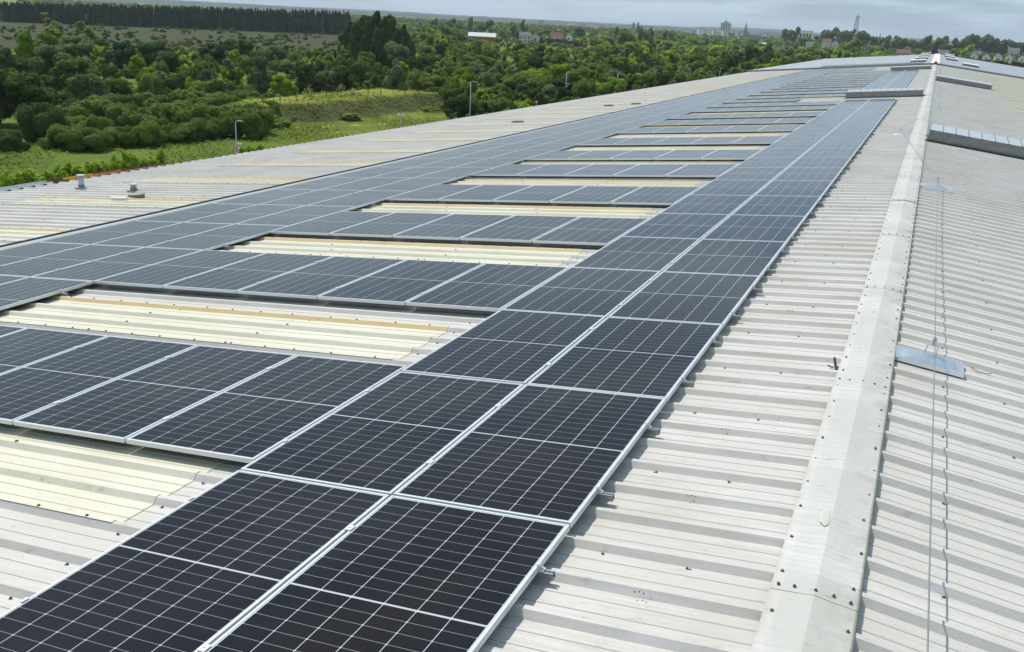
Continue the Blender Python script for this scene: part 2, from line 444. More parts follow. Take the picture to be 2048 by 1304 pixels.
for i in range(-1, len(BR)-1):
    a = (BR[i] + PL) if i >= 0 else -2.6; b = BR[i+1]
    yc = (a + b)/2 + (.02 if i >= 0 else .95)
    if i == 0: yc = 3.05
    rooflight(SLp, 3.95, 9.62, yc, [M['grp'], M['amber'], M['screw'], M['grpdirt']])
    rooflight(SLp, 9.66, 18.75, yc, [M['grp'], M['amber'], M['screw'], M['grpdirt']], .006)
    rooflight(SRp, 4.0, 18.75, yc + .1, [M['grp2'], M['grp2'], M['screw'], M['grpdirt']])

# ------------------------------------------------------------------ the higher roof beyond
w2 = thing('warehouse', 'far warehouse with a cooler, slightly higher pale roof beyond the first', 'warehouse', (0,0,0))
ST = .16; YE = 205.0
for f in (SLp, SRp):
    mb = MB(); ribbed(mb, f, .05, RW2+.2, YF-.3, YE, ST, False, 0)
    P = profile(YF-.3, YE); y, h, a = P[0]
    mb.quad(f(0, YF-.3, ST+.0), f(RW2+.2, YF-.3, ST+.0), f(RW2+.2, YF-.3, -.06), f(0, YF-.3, -.06), 1)
    mb.build('roof_sheeting', [M['sheet2'], M['ventgrey']], w2)
    mb = MB()
    mb.box(0, RW2+.2, 0, .12, 0, .05, 0, lambda p, f=f: f(p.x, YF-.34+p.y, ST+.002+p.z))
    mb.build('flashing', M['sheet2'], w2)
mb = MB()
for sx in (-1, 1): mb.box(sx*(RW2*CS-.35)-.1, sx*(RW2*CS-.35)+.1, YF-.1, YE-.2, GZ, ze-.12+ST)
gable(mb, YE-.3, ST); mb.build('wall', M['wall'], w2)
y = YF - .5; k = 0
while y < YE:
    mb = MB(); yb = min(y+3.0, YE)
    mb.box(0, .42, 0, yb-y-.04, 0, .03, 0, lambda p, y=y: SLp(p.x, y+p.y, ST+.004+p.z))
    mb.box(0, .42, 0, yb-y-.04, 0, .03, 0, lambda p, y=y: SRp(p.x, y+p.y, ST+.004+p.z))
    mb.build('ridge_cap', M['white'], w2); y += 3.0; k += 1

# ------------------------------------------------------------------ solar panels
def panel_meshes():
    lip = .0125; zt = 0; zb = -.035
    mb = MB()                                      # the frame: top lip, outer sides, bottom flange
    for (x0, x1, y0, y1) in ((0, PW, 0, lip), (0, PW, PL-lip, PL), (0, lip, lip, PL-lip), (PW-lip, PW, lip, PL-lip)):
        mb.box(x0, x1, y0, y1, zb, zt)
    mb.box(lip, lip+.02, lip, PL-lip, zb, zb+.002); mb.box(PW-lip-.02, PW-lip, lip, PL-lip, zb, zb+.002)
    fm = mb.mesh('frame', M['alu'])
    g = bpy.data.meshes.new('glass')
    v = [(lip, lip, -.0022), (PW-lip, lip, -.0022), (PW-lip, PL-lip, -.0022), (lip, PL-lip, -.0022)]
    v += [(x, y, -.008) for x, y, z in v]
    g.from_pydata(v, [], [(0,1,2,3), (7,6,5,4)]); g.materials.append(M['glass']); g.materials.append(M['dark'])
    ul = g.uv_layers.new(name='UVMap')
    for i, lp in enumerate(g.loops):
        vv = v[lp.vertex_index]; ul.data[i].uv = (vv[0], vv[1])
    g.polygons[1].material_index = 1  # backsheet coloured near-black to deepen the shade under the panels
    return fm, g
FM, GM = panel_meshes()
def one_mesh():                                     # frame and glass together for the far ones
    v = []; f = []; mi = []; uvs = []
    for me, k in ((FM, 0), (GM, 1)):
        n = len(v); v += [tuple(x.co) for x in me.vertices]
        for p in me.polygons:
            f.append(tuple(n+i for i in p.vertices)); mi.append(0 if k == 0 else 1)
    me = bpy.data.meshes.new('panel'); me.from_pydata(v, [], f); me.materials.append(M['alu']); me.materials.append(M['glass'])
    me.polygons.foreach_set('material_index', mi)
    ul = me.uv_layers.new(name='UVMap')
    for i, lp in enumerate(me.loops): ul.data[i].uv = v[lp.vertex_index][:2]
    return me
OM = one_mesh()
HP = .075                                           # top of the panels above the rib crowns
CP = PW + GAP; RP = PL + GAP
RX = 1.31                                           # right edge of the first column, from the ridge
def col_r(c): return RX + c*CP + PW                 # r of the panel's low (left) edge
panels = []                                          # (column, y, label, group)
NR1 = 21
GP = 'solar panels on the warehouse roof'
colname = ['ridge-side column', 'second column from ridge']
lname = {7: 'left band, inner column', 8: 'left band, middle column', 9: 'left band, outer column'}
for c in (0, 1):
    k = 0
    for i in range(-2, NR1):
        panels.append((c, i*RP, 'black solar panel, %s from the bottom in %s' % (ordn(k), colname[c]), 0)); k += 1
    for i in range(32):
        y = 47.4 + i*RP
        if y + PL < 96.5: panels.append((c, y, 'grey-blue solar panel, %s past the raised vent, %s' % (ordn(i), colname[c]), 0))
for c in (7, 8, 9):
    for i in range(0, 54):
        panels.append((c, i*RP, 'grey-blue solar panel, %s from the bottom, %s' % (ordn(i), lname[c]), 0))
for b, yb in enumerate(BR):
    for c in range(2, 7):
        if b == 12 and c < 4: continue
        if b == 24 and c > 3: continue
        if yb > 95: 
            if c < 4: continue
        panels.append((c, yb, 'solar panel, %s from the right in the %s crosswise strip' % (ordn(c-2), ordn(b)), 0))
far = []
for c in range(0, 10):
    for i in range(3):
        far.append((c, YF + 1.2 + i*RP))
def psize(c, y):
    p = SLp(col_r(c)-PW/2, y+PL/2, HP); x, yy, d = project(p)
    if d < .3: return 1e3
    vis = -250 < x < 2300
    return (1.0 if vis else .0) / d**3 + (0 if vis else 1e-9)
panels.sort(key=lambda q: -psize(q[0], q[1]))
ind = panels[:300]; rest = panels[300:]
for c, y, lab, _ in ind:
    near = y < 33
    p = SLp(col_r(c), y, HP + random.Random(int(y*7+c)).uniform(-.0012, .0012))
    rot = (random.Random(int(y*13+c)).uniform(-.0006,.0006), -SLOPE, 0)
    if near:
        o = thing('solar_panel', lab, 'solar panel', p, rot, GP)
        link('frame', FM, o); link('glass', GM, o)
    else:
        o = link('solar_panel', OM); o.location = p; o.rotation_euler = rot; tag(o, lab, 'solar panel', GP)
V0 = np.array([v.co[:] for v in OM.vertices]); F0 = [tuple(p.vertices) for p in OM.polygons]; MI0 = [p.material_index for p in OM.polygons]
def merged(name, lst, hh):
    v = []; f = []; mi = []
    for c, y in lst:
        n = len(v); o = SLp(col_r(c), y, hh)
        for q in V0: v.append((o.x + q[0]*CS - q[2]*SN, o.y + q[1], o.z + q[0]*SN + q[2]*CS))
        f += [tuple(n+i for i in p) for p in F0]; mi += MI0
    me = bpy.data.meshes.new(name); me.from_pydata(v, [], f); me.materials.append(M['alu']); me.materials.append(M['glass'])
    me.polygons.foreach_set('material_index', mi); ul = me.uv_layers.new(name='UVMap')
    uv = []
    nv = len(V0)
    for lp in me.loops:
        q = V0[lp.vertex_index % nv]; uv += [q[0], q[1]]
    ul.data.foreach_set('uv', uv)
    return link(name, me)
tag(merged('distant_solar_panels', [(c, y) for c, y, *_ in rest], HP), 'mass of small grey-blue solar panels towards the far end of the near roof', 'solar panels', kind='stuff')
tag(merged('distant_solar_panels', far, ST+.1), 'grey-blue block of solar panels on the far, higher roof', 'solar panels', kind='stuff')

# mounting rails with their clamps
def rail(u_hi, u_lo, y, lab, poke, stubs):
    # u_*: r of the upper and lower end
    o = thing('mounting_rail', lab, 'mounting rail', SLp(u_hi, y, 0), (0, -SLOPE, 0), 'rails clamped to the roof ribs')
    mb = MB(); L_ = u_lo - u_hi
    mb.box(-L_, 0, -.019, .019, .0005, .012); mb.box(-L_, 0, -.019, -.013, .012, .0385); mb.box(-L_, 0, .013, .019, .012, .0385)
    mb.box(-L_, 0, -.013, -.006, .033, .0385); mb.box(-L_, 0, .006, .013, .033, .0385)
    mb.build('rail', M['alu_rail'], o)
    for c, kind in stubs:
        mb = MB()
        if kind == 'end':
            x = u_hi - c
            mb.box(x+.001, x+.026, -.02, .02, .0385, .046); mb.box(x+.001, x+.006, -.02, .02, .046, HP+.003); mb.box(x-.010, x+.006, -.02, .02, HP+.003, HP+.006)
            mb.box(x+.009, x+.021, -.006, .006, .046, .060)
            mb.build('end_clamp', M['alu'], o)
        elif kind == 'endl':
            x = u_hi - c
            mb.box(x-.026, x-.001, -.02, .02, .0385, .046); mb.box(x-.006, x-.001, -.02, .02, .046, HP+.003); mb.box(x-.006, x+.010, -.02, .02, HP+.003, HP+.006)
            mb.build('end_clamp', M['alu'], o)
        else:
            x = u_hi - c
            mb.box(x-.021, x+.021, -.026, .026, HP+.002, HP+.006)
            mb.box(x-.008, x+.008, -.026, .026, .0385, HP+.002)
            mb.dome((x, 0, HP+.006), (1,0,0), (0,1,0), (0,0,1), .008, .006, 0)
            mb.build('mid_clamp', M['alu'], o)
    return o
def jr(c): return col_r(c) - PW - GAP/2              # joint above column c
rr_ = random.Random(9)
for i in range(-2, NR1):
    for q, fr in enumerate((.23, .77)):
        y = i*RP + PL*fr + rr_.uniform(-.04, .04)
        k = round((y - Y0 - .041)/RIB); 
        rail(RX - .075 - rr_.uniform(0, .03), RX + 2*CP - GAP + .05, y, 'rail end poking from under the %s row of ridge-side panels, %s of two' % (ordn(i+2), ('nearer', 'farther')[q]), 1,
             [(RX, 'end'), (jr(1), 'mid')] + ([(col_r(1), 'endl')] if True else []))
for i in range(0, 22):
    for q, fr in enumerate((.23, .77)):
        y = i*RP + PL*fr + rr_.uniform(-.04, .04)
        mid = any(b - .1 < y < b + PL + .1 for b in BR)
        st = [(jr(8), 'mid'), (jr(9), 'mid')] + ([] if mid else [(jr(7)+GAP/2, 'end')])
        rail(jr(7) + (.12 if mid else -.09), col_r(9)+.05, y, 'aluminium rail under the %s row of the left-hand band, %s of two' % (ordn(i), ('nearer', 'farther')[q]), 1, st)
for b, yb in enumerate(BR[:13]):
    for q, fr in enumerate((.2, .8)):
        y = yb + PL*fr
        c0 = 4 if b == 12 else 2
        rail(jr(c0) + .12, jr(7) - .12, y, 'aluminium rail under the %s crosswise strip of panels, %s of two' % (ordn(b), ('nearer', 'farther')[q]), 1, [(jr(c), 'mid') for c in range(c0+1, 7)])

# cable tray down the outer side of the panels
ct = thing('cable_tray', 'long grey cable tray along the outer left edge of the solar panels', 'cable tray')
mb = MB(); r0 = col_r(9) + .05
for a, b, z0, z1 in ((.0, .27, .03, .034), (.0, .004, .034, .070), (.266, .27, .034, .085)):
    mb.box(a, b, 0, 1, 0, 1, 0, lambda p, z0=z0, z1=z1: SLp(r0 + p.x, 1.0 + p.y*108, z0 + p.z*(z1-z0)))
mb.build('tray', M['alu_rail'], ct)
mb = MB(); mb.box(.006, .225, 0, 1, 0, 1, 0, lambda p: SLp(r0 + p.x, 1.05 + p.y*107.9, .068 + p.z*.004)); mb.build('tray_cover', M['alu_rail'], ct)
mb = MB(); mb.tube([SLp(r0+.25, 1.0, .080), SLp(r0+.25, 109, .080)], .022, 6); mb.tube([SLp(r0+.295, 1.0, .02), SLp(r0+.295, 109, .02)], .018, 6)
mb.build('cable', M['cable'], ct)

# ------------------------------------------------------------------ fall-arrest posts and wire
def anchor(f, r, y, lab):
    sg = -1 if f is SLp else 1
    o = thing('roof_anchor', lab, 'roof anchor', f(r, y, 0), (0, (-1 if f is SLp else 1)*SLOPE, 0), 'fall-arrest anchors along the ridge')
    W, D = .285, .175
    mb = MB(); mb.box(-W, W, -D, D, .004, .010); mb.box(-W, W, -D, -D+.004, -.02, .004); mb.box(-W, W, D-.004, D, -.02, .004)
    nx, ny = 24, 8; b = len(mb.v)                        # pressed, gently domed centre
    for i in range(nx+1):
        for j in range(ny+1):
            x = -W*.80 + 1.60*W*i/nx; yy = -D*.62 + 1.24*D*j/ny
            q = max(0, 1-(x/(W*.80))**2) * max(0, 1-(yy/(D*.62))**2)
            mb.v.append((x, yy, 0.0102 + .046*q**.5))
    for i in range(nx):
        for j in range(ny):
            a = b + i*(ny+1) + j; mb.f.append((a, a+ny+1, a+ny+2, a+1)); mb.m.append(0)
    pl = mb.build('base_plate', M['galv'], o)
    for p in pl.data.polygons:
        if len(p.vertices) == 4 and p.index > 17: p.use_smooth = True
    mb = MB()
    for sx in (-1, 1):
        for sy in (-1, 1):
            for k in range(5): mb.dome((sx*(W-.02-k*.022), sy*(D-.014), .0102), (1,0,0), (0,1,0), (0,0,1), .006, .005)
        for k in range(6): mb.dome((sx*(W-.014), -D+.05+k*.05, .0102), (1,0,0), (0,1,0), (0,0,1), .006, .005)
    mb.build('rivets', M['alu'], pl)
    mb = MB()                                            # open trapezoid bracket, facing along the ridge
    mb.box(-.060, .060, -.045, .045, .034, .040)
    for sx in (-1, 1): mb.tube([(sx*.052, 0, .038), (sx*.040, 0, .135)], .006, 6)
    mb.box(-.056, .056, -.028, .028, .135, .143)
    mb.build('bracket', M['galv'], o)
    mb = MB(); mb.tube([(0,0,.143), (0,0,.185)], .010, 8); mb.box(-.014, .014, -.03, .03, .180, .205); mb.build('wire_guide', M['wire'], o)
    return f(r, y, .195)
tops = []
AN = [(SRp, .475, 4.04), (SRp, .48, 14.8), (SLp, .49, 25.0), (SRp, .45, 37.15), (SRp, .45, 47.4), (SRp, .45, 57.5), (SLp, .47, 68.0), (SRp, .45, 78.5), (SRp, .45, 85.0), (SRp, .45, 93.0), (SRp, .45, 101.5), (SRp, .45, 110.0)]
nmA = ['nearest galvanised anchor plate, just right of the ridge cap', 'second galvanised anchor plate right of the ridge, before the grey vent', 'lone galvanised anchor plate on the left side of the ridge beside the panels',
 'small anchor right of the ridge, first past the near right vent', 'small anchor right of the ridge, second past the near right vent', 'small anchor right of the ridge just before the second right vent',
 'tiny bright anchor left of the ridge between the two left vents', 'tiny anchor right of the ridge, first past the second right vent', 'tiny anchor right of the ridge, second past the second right vent',
 'tiny anchor right of the ridge, third past the second right vent', 'tiny anchor right of the ridge, fourth past the second right vent', 'tiny anchor right of the ridge just before the higher roof']
prev = SRp(.475, -8.2, .195)
tops.append(prev)
for (f, r, y), lab in zip(AN, nmA): tops.append(anchor(f, r, y, lab))
mb = MB()
pts = []
for a, b in zip(tops[:-1], tops[1:]):
    for i in range(8):
        t_ = i/8; p = a.lerp(b, t_); p = p - Vector((0,0,.05*4*t_*(1-t_)*min(1, (b-a).length/10))); pts.append(p)
pts.append(tops[-1])
for p in pts[:]: pass
mb.tube(pts, .0045, 6)
tag(mb.build('safety_wire', M['wire'], smooth=True), 'thin steel safety wire strung between the anchors along the ridge', 'wire rope')

# ------------------------------------------------------------------ raised louvred vents
def vent(f, r0, r1, y, lab, h=.30, h2=.37, D=1.25, hb=0.0, npan=11, cat='roof vent', top=None, legs=True):
    o = thing('roof_vent', lab, cat, f(r0, y, hb), (0,0,0), 'raised vents either side of the ridge')
    base = f(r0, y, hb)
    def T(p): return f(r0 + p.x, y + p.y, hb + p.z) - base
    Lr = r1 - r0
    mb = MB()
    mb.box(0, Lr, 0, .03, .03, h, 0, T)
    mb.box(0, .03, .03, D, .03, h-.01, 0, T); mb.box(Lr-.03, Lr, .03, D, .03, h-.01, 0, T); mb.box(.03, Lr-.03, D-.03, D, .03, h+.02, 0, T)
    mb.build('casing', M['ventgrey'], o)
    mb = MB(); mb.box(-.06, Lr+.06, -.06, .0, .0, .028, 0, T); mb.box(-.06, Lr+.06, D, D+.06, .0, .028, 0, T); mb.box(-.05, Lr+.05, 0, D, -.03, .0, 0, T)
    mb.build('upstand', M['dark'], o)
    mb = MB()
    def z(yy): return h + (h2-h)*yy/D
    for i in range(npan):
        a = Lr*i/npan + .012; b = Lr*(i+1)/npan - .012
        P = [T(Vector((a, .01, z(0)+.004))), T(Vector((b, .01, z(0)+.004))), T(Vector((b, D, z(D)+.004))), T(Vector((a, D, z(D)+.004)))]
        mb.quad(*(P if f is SRp else P[::-1]))
    mb.build('glazing', top or M['pane'], o)
    mb = MB()
    for i in range(npan+1):
        a = Lr*i/npan
        P0 = [(a-.012, 0), (a+.012, 0), (a+.012, D), (a-.012, D)]
        lo = [T(Vector((x_, y_, z(y_)-.01))) for x_, y_ in P0]; hi = [T(Vector((x_, y_, z(y_)+.012))) for x_, y_ in P0]
        n = len(mb.v); mb.v += [tuple(p) for p in lo+hi]
        for q in ((4,5,6,7),(0,1,5,4),(1,2,6,5),(2,3,7,6),(3,0,4,7)): mb.f.append(tuple(n+i_ for i_ in q)); mb.m.append(0)
    mb.build('glazing_bars', M['ventgrey'], o)
    return o
vent(SRp, .22, 3.85, 23.65, 'near grey raised roof vent right of the ridge, cut by the photo edge')
vent(SLp, .24, 3.77, 46.1, 'near grey raised roof vent left of the ridge, over the end of the panels')
vent(SRp, .24, 3.80, 68.0, 'second grey raised vent right of the ridge, beside yellow rooflights')
vent(SLp, .28, 3.90, 96.6, 'second grey raised vent left of the ridge')
FV = [(SLp, 1.1, 2.85, 125.0, 'first'), (SLp, 1.1, 2.8, 146.0, 'second'), (SLp, 1.2, 2.8, 170.0, 'third'), (SLp, 1.2, 2.9, 198.0, 'fourth'),
      (SRp, 3.1, 5.0, 128.0, 'first'), (SRp, 1.3, 2.9, 152.0, 'second'), (SRp, 1.2, 2.8, 176.0, 'third'), (SRp, 1.2, 3.0, 198.0, 'fourth')]
for f, a, b, y, nm in FV:
    vent(f, a, b, y, '%s tiny raised vent on the far roof, %s of its ridge' % (nm, 'left' if f is SLp else 'right'), .26, .34, 1.4, ST, 4, top=M['white'])
# red marker box on the ridge where the roofs meet
mb = MB(); mb.box(-.17, .17, 0, .35, 0, .30, 0, lambda p: p + Vector((.02, YF-1.2, .03))); mb.box(-.13, .13, -.004, 0, .05, .25, 1, lambda p: p + Vector((.02, YF-1.2, .03)))
mb.box(-.19, .19, -.02, .37, .30, .32, 0, lambda p: p + Vector((.02, YF-1.2, .03)))
tag(mb.build('marker_box', [M['red'], M['dkred']]), 'small red box on the ridge where the two roofs meet', 'box')

# ------------------------------------------------------------------ little things on the roof
def stack(r, y, H, R, lab):
    o = thing('flue_pipe', lab, 'flue', SLp(r, y, 0), (0,0,0), 'flues on the lower left roof')
    mb = MB(); mb.tube([(0,0,-.05), (0,0,H)], [R, R], 14); mb.build('pipe', M['post'], o, True)
    mb = MB(); mb.box(-.12, .13, -.11, .11, .0, .015, 0, lambda p: Vector((p.x, p.y, p.z + p.x*SN))); mb.tube([(0,0,.01), (0,0,.05), (0,0,.09)], [R*1.35, R*1.2, R*1.03], 14)
    mb.build('base_flashing', M['ventgrey'], o)
    mb = MB(); mb.tube([(0,0,H-.005), (0,0,H+.015)], [R*1.5, R*1.5], 16)
    for k in range(4): mb.tube([(R*.8*cos(k*pi/2), R*.8*sin(k*pi/2), H-.05), (R*1.2*cos(k*pi/2), R*1.2*sin(k*pi/2), H)], .01, 5)
    mb.build('cowl', M['post'], o)
stack(19.1, 12.65, .31, .066, 'taller grey metal flue near the left eave')
stack(17.0, 12.3, .15, .066, 'short grey metal flue to the right of the taller one')
mb = MB(); mb.tube([SLp(16.03, 11.43, .0), SLp(16.03, 11.43, .06), SLp(16.03, 11.43, .075)], [.17, .19, .12], 16)
tag(mb.build('vent_disc', M['ventgrey']), 'low round grey disc on the left roof below the short flue', 'vent disc')
mb = MB()
for k in range(6): mb.box(-.03, .03, -.05, .05, -.01, .03, 0, lambda p, k=k: SLp(16.0-.08*k+.4, 11.05, .01) + p)
mb.box(0, .46, -.05, .05, 0, .008, 0, lambda p: SLp(15.97+p.x, 11.05+p.y, .004+p.z))
tag(mb.build('foam_filler', M['white']), 'small white toothed filler strip lying on the left roof', 'filler strip')
for (r, y, lab) in ((16.2, 33.5, 'small grey square roof cap between rooflights on the lower left roof'), (15.8, 44.9, 'small grey cap farther along the lower left roof'), (14.6, 46.0, 'grey cap nearest the panels, farther along the lower left roof')):
    mb = MB(); mb.box(-.25, .25, -.12, .12, 0, .05, 0, lambda p: SLp(r+p.x, y+p.y, .0+p.z)); mb.box(-.2, .2, -.08, .08, .05, .07, 0, lambda p: SLp(r+p.x, y+p.y, p.z))
    tag(mb.build('vent_hatch', M['ventgrey']), lab, 'vent hatch')
# coloured capping lengths along the near left eave
def trim(ya, yb, m_, lab, dr=.0, h=.05, w=.24):
    mb = MB(); f = lambda p: SLp(RW2 + .06 + dr + p.x, ya + p.y*(yb-ya), p.z - .02)
    mb.box(0, w, 0, 1, 0, .012, 0, f); mb.box(w-.012, w, 0, 1, .012, h+.03, 0, f); mb.box(0, .012, 0, 1, .012, h, 0, f)
    for q in range(int((yb-ya)/.9)+1): mb.box(0, w, 0, .02, .012, h*.8, 0, lambda p, q=q: SLp(RW2+.06+dr+p.x, ya + q*.9 + p.y + .005, p.z-.02))
    tag(mb.build('eave_trim', m_), lab, 'trim', 'trims along the left eave')
trim(9.0, 13.5, M['galv'], 'grey metal trim along the near left eave')
trim(13.53, 14.0, M['dkred'], 'short dark red trim on the left eave beside the orange one')
trim(14.03, 15.05, M['orange'], 'orange-yellow trim on the left eave behind the tall flue', 0, .05)
trim(15.08, 16.1, M['terra'], 'terracotta trim on the left eave past the orange one', 0, .03)
trim(16.13, 18.0, M['dkred'], 'long dark red trim on the left eave', 0, .02)
# black rubber scrap and twig by the ridge
mb = MB(); p0 = SLp(.245, 3.42, -.03)
mb.box(-.010, .010, -.07, .07, 0, .012, 0, lambda p: p0 + Vector((p.x - p.y*.25, p.y, p.z + .025 + .4*p.y)))
mb.box(-.006, .006, .02, .09, 0, .008, 0, lambda p: p0 + Vector((p.x - p.y*.6, p.y*.6-.06, p.z + .006)))
tag(mb.build('rubber_strip', M['black']), 'scrap of black rubber sticking out beside the ridge cap', 'rubber scrap')
mb = MB(); mb.tube([SRp(.83, 4.22, -.02), SRp(.88, 4.13, -.014), SRp(.95, 4.11, -.006), SRp(.99, 4.14, .0)], [.004, .004, .003, .002], 5)
mb.tube([SRp(.95, 4.11, -.006), SRp(.98, 4.08, -.01)], .002, 4)
tag(mb.build('twig', M['wood']), 'thin dark twig lying right of the nearest anchor plate', 'twig')
mb = MB(); mb.box(0, .09, 0, .15, 0, .0016, 0, lambda p: SLp(.215+p.x, 2.86+p.y, -RH+.0055+p.z+.001))
tag(mb.build('foil_tape', M['tape']), 'patch of silver foil tape beside the ridge cap joint', 'tape')
mb = MB()
for q in range(3):
    for (r, y) in ((.82, 1.74), (.80, .66), (.80, -.44), (.83, 5.0), (.82, 6.1)):
        mb.dome(SLp(r + .012*q*1.9 - .03, y + .03*(q % 2)*.3, .005), (1,0,0), (0,1,0), (0,0,1), .0055, .005, 0)
mb.build('screw_cluster', M['screw'], wh)

# ================================================================== the country around
def leaf_mat(name, lo, hi, tr=.42, tint=(1.1,1.15,.75)):
    m = mat(name, lo, .75, 0, .15); t = NT(m)
    oi = t.n('ShaderNodeObjectInfo')
    n1 = t.noise(1.1, (1,1,1), 3, .6); n2 = t.noise(6.0, (1,1,1), 2, .6)
    f = t.math('ADD', t.math('MULTIPLY', n1, .55), t.math('MULTIPLY', n2, .35))
    f = t.math('ADD', f, t.math('MULTIPLY', oi.outputs['Random'], .42))
    c = t.ramp(f, [(.42, lo), (.68, tuple((a+b)/2 for a, b in zip(lo, hi))), (.92, hi)])
    t.l(c, t.b.inputs['Base Color'])
    tb = t.n('ShaderNodeBsdfTranslucent'); t.l(t.mix(1.0, c, tint, 'MULTIPLY'), tb.inputs[0])
    ms = t.n('ShaderNodeMixShader'); ms.inputs[0].default_value = tr
    o = [x for x in t.t.nodes if x.type == 'OUTPUT_MATERIAL'][0]
    t.l(t.b.outputs[0], ms.inputs[1]); t.l(tb.outputs[0], ms.inputs[2]); t.l(ms.outputs[0], o.inputs[0])
    return m
LM = {
 'darkfir': leaf_mat('dark fir needles', (.030,.062,.018), (.075,.120,.032), .2),
 'olive': leaf_mat('olive green leaves', (.085,.130,.020), (.195,.245,.045)),
 'dark': leaf_mat('dark green leaves', (.048,.084,.018), (.108,.160,.034)),
 'grey': leaf_mat('grey green leaves', (.100,.145,.056), (.210,.270,.125)),
 'bright': leaf_mat('fresh yellow-green leaves', (.150,.235,.014), (.290,.400,.034)),
 'conifer': leaf_mat('spruce needles', (.022,.052,.018), (.048,.090,.030), .1),
 'bush': leaf_mat('scrub leaves', (.098,.155,.024), (.190,.255,.050)),
 'copper': leaf_mat('copper brown leaves', (.050,.026,.018), (.105,.058,.036), .1),
 'purple': leaf_mat('purple leaves', (.016,.010,.016), (.035,.020,.028), .1),
}
def quads_at(C, Nn, size, rs, asp=1.0):
    n = len(C); a = rs.normal(size=(n,3)); a -= (a*Nn).sum(1, keepdims=True)*Nn; a /= np.linalg.norm(a, axis=1, keepdims=True) + 1e-9
    b = np.cross(Nn, a); s = (size*rs.uniform(.6, 1.35, n))[:, None]
    V = np.stack([C - a*s - b*s*asp, C + a*s - b*s*asp*.7, C + a*s*.8 + b*s*asp, C - a*s*.9 + b*s*asp*.9], 1).reshape(-1, 3)
    return V, np.arange(4*n).reshape(n, 4)
def ico(sub=1):
    bm_v = []; t = (1+5**.5)/2
    v = [(-1,t,0),(1,t,0),(-1,-t,0),(1,-t,0),(0,-1,t),(0,1,t),(0,-1,-t),(0,1,-t),(t,0,-1),(t,0,1),(-t,0,-1),(-t,0,1)]
    v = [np.array(p)/np.linalg.norm(p) for p in v]
    f = [(0,11,5),(0,5,1),(0,1,7),(0,7,10),(0,10,11),(1,5,9),(5,11,4),(11,10,2),(10,7,6),(7,1,8),(3,9,4),(3,4,2),(3,2,6),(3,6,8),(3,8,9),(4,9,5),(2,4,11),(6,2,10),(8,6,7),(9,8,1)]
    for _ in range(sub):
        nf = []; mid = {}
        def md(a, b):
            k = (min(a,b), max(a,b))
            if k not in mid: p = v[a]+v[b]; v.append(p/np.linalg.norm(p)); mid[k] = len(v)-1
            return mid[k]
        for a, b, c in f:
            x, y, z = md(a,b), md(b,c), md(c,a); nf += [(a,x,z),(b,y,x),(c,z,y),(x,y,z)]
        f = nf
    return np.array(v), np.array(f)
IV, IF = ico(1)
def crown_arrays(seed, nl, nq, leaf, shape='round', z0=.10):
    """unit tree: height 1, crown about 1 wide; returns quads (leaf sprays) over irregular lobes plus inner masses"""
    rs = np.random.RandomState(seed); Cs = []; Rs = []
    for i in range(nl):
        th = rs.uniform(0, 2*pi); u = (i + .5)/nl
        if shape == 'round':
            z = z0 + .16 + (.70 - z0)*u; prof = math.sqrt(max(.02, 1-((z-.45)/.52)**2))*.36; rad_ = rs.uniform(.13, .22)
        elif shape == 'tall':
            z = z0 + .12 + (.80 - z0)*u; prof = (.34*(1-u)**.6 + .06)*rs.uniform(.6, 1.1); rad_ = rs.uniform(.11, .18)
        elif shape == 'bush':
            z = .10 + .62*u; prof = math.sqrt(max(.02, 1-(z/.95)**2))*.40; rad_ = rs.uniform(.13, .22)
        else:
            z = z0 + .12 + (.74-z0)*u; prof = .38*(1-.5*u)*rs.uniform(.5, 1.15); rad_ = rs.uniform(.10, .20)
        q = math.sqrt(rs.uniform(.25, 1))
        Cs.append((prof*q*cos(th), prof*q*sin(th), z)); Rs.append(rad_)
    Cs = np.array(Cs); Rs = np.array(Rs); top = (Cs[:,2]+Rs*(1.4 if shape == 'bush' else 1)).max(); Cs[:,2] *= 1/top; Rs *= .5 + .5/top
    w_ = Rs**2/np.sum(Rs**2); V = []; F = []; nv = 0
    for c, r, ww in zip(Cs, Rs, w_):
        n = max(6, int(nq*ww)); d = rs.normal(size=(n,3)); d[:,2] = np.where(rs.rand(n) < .72, abs(d[:,2]), d[:,2]); d /= np.linalg.norm(d, axis=1, keepdims=True)
        # small bunches on each lobe give an uneven surface
        k = rs.normal(size=(7,3)); k /= np.linalg.norm(k, axis=1, keepdims=True)
        bump = np.max(np.clip(d @ k.T, 0, 1)**6, axis=1)
        rr = r*(.78 + .28*bump + rs.normal(0, .085, n))
        sx = np.array([1, 1, 1.55 if shape == 'bush' else .92]); P = c + d*rr[:,None]*sx
        nn = d + rs.normal(0, .38, (n,3)); nn /= np.linalg.norm(nn, axis=1, keepdims=True)
        v, f = quads_at(P, nn, leaf, rs); V.append(v); F.append(f + nv); nv += len(v)
    V = np.concatenate(V); F = np.concatenate(F)
    cv = []; cf = []; n = 0
    for c, r in zip(Cs, Rs):
        cv.append(c + IV*r*np.array([.78,.78,1.2 if shape == 'bush' else .72])); cf.append(IF + n); n += len(IV)
    return V, F, np.concatenate(cv), np.concatenate(cf)
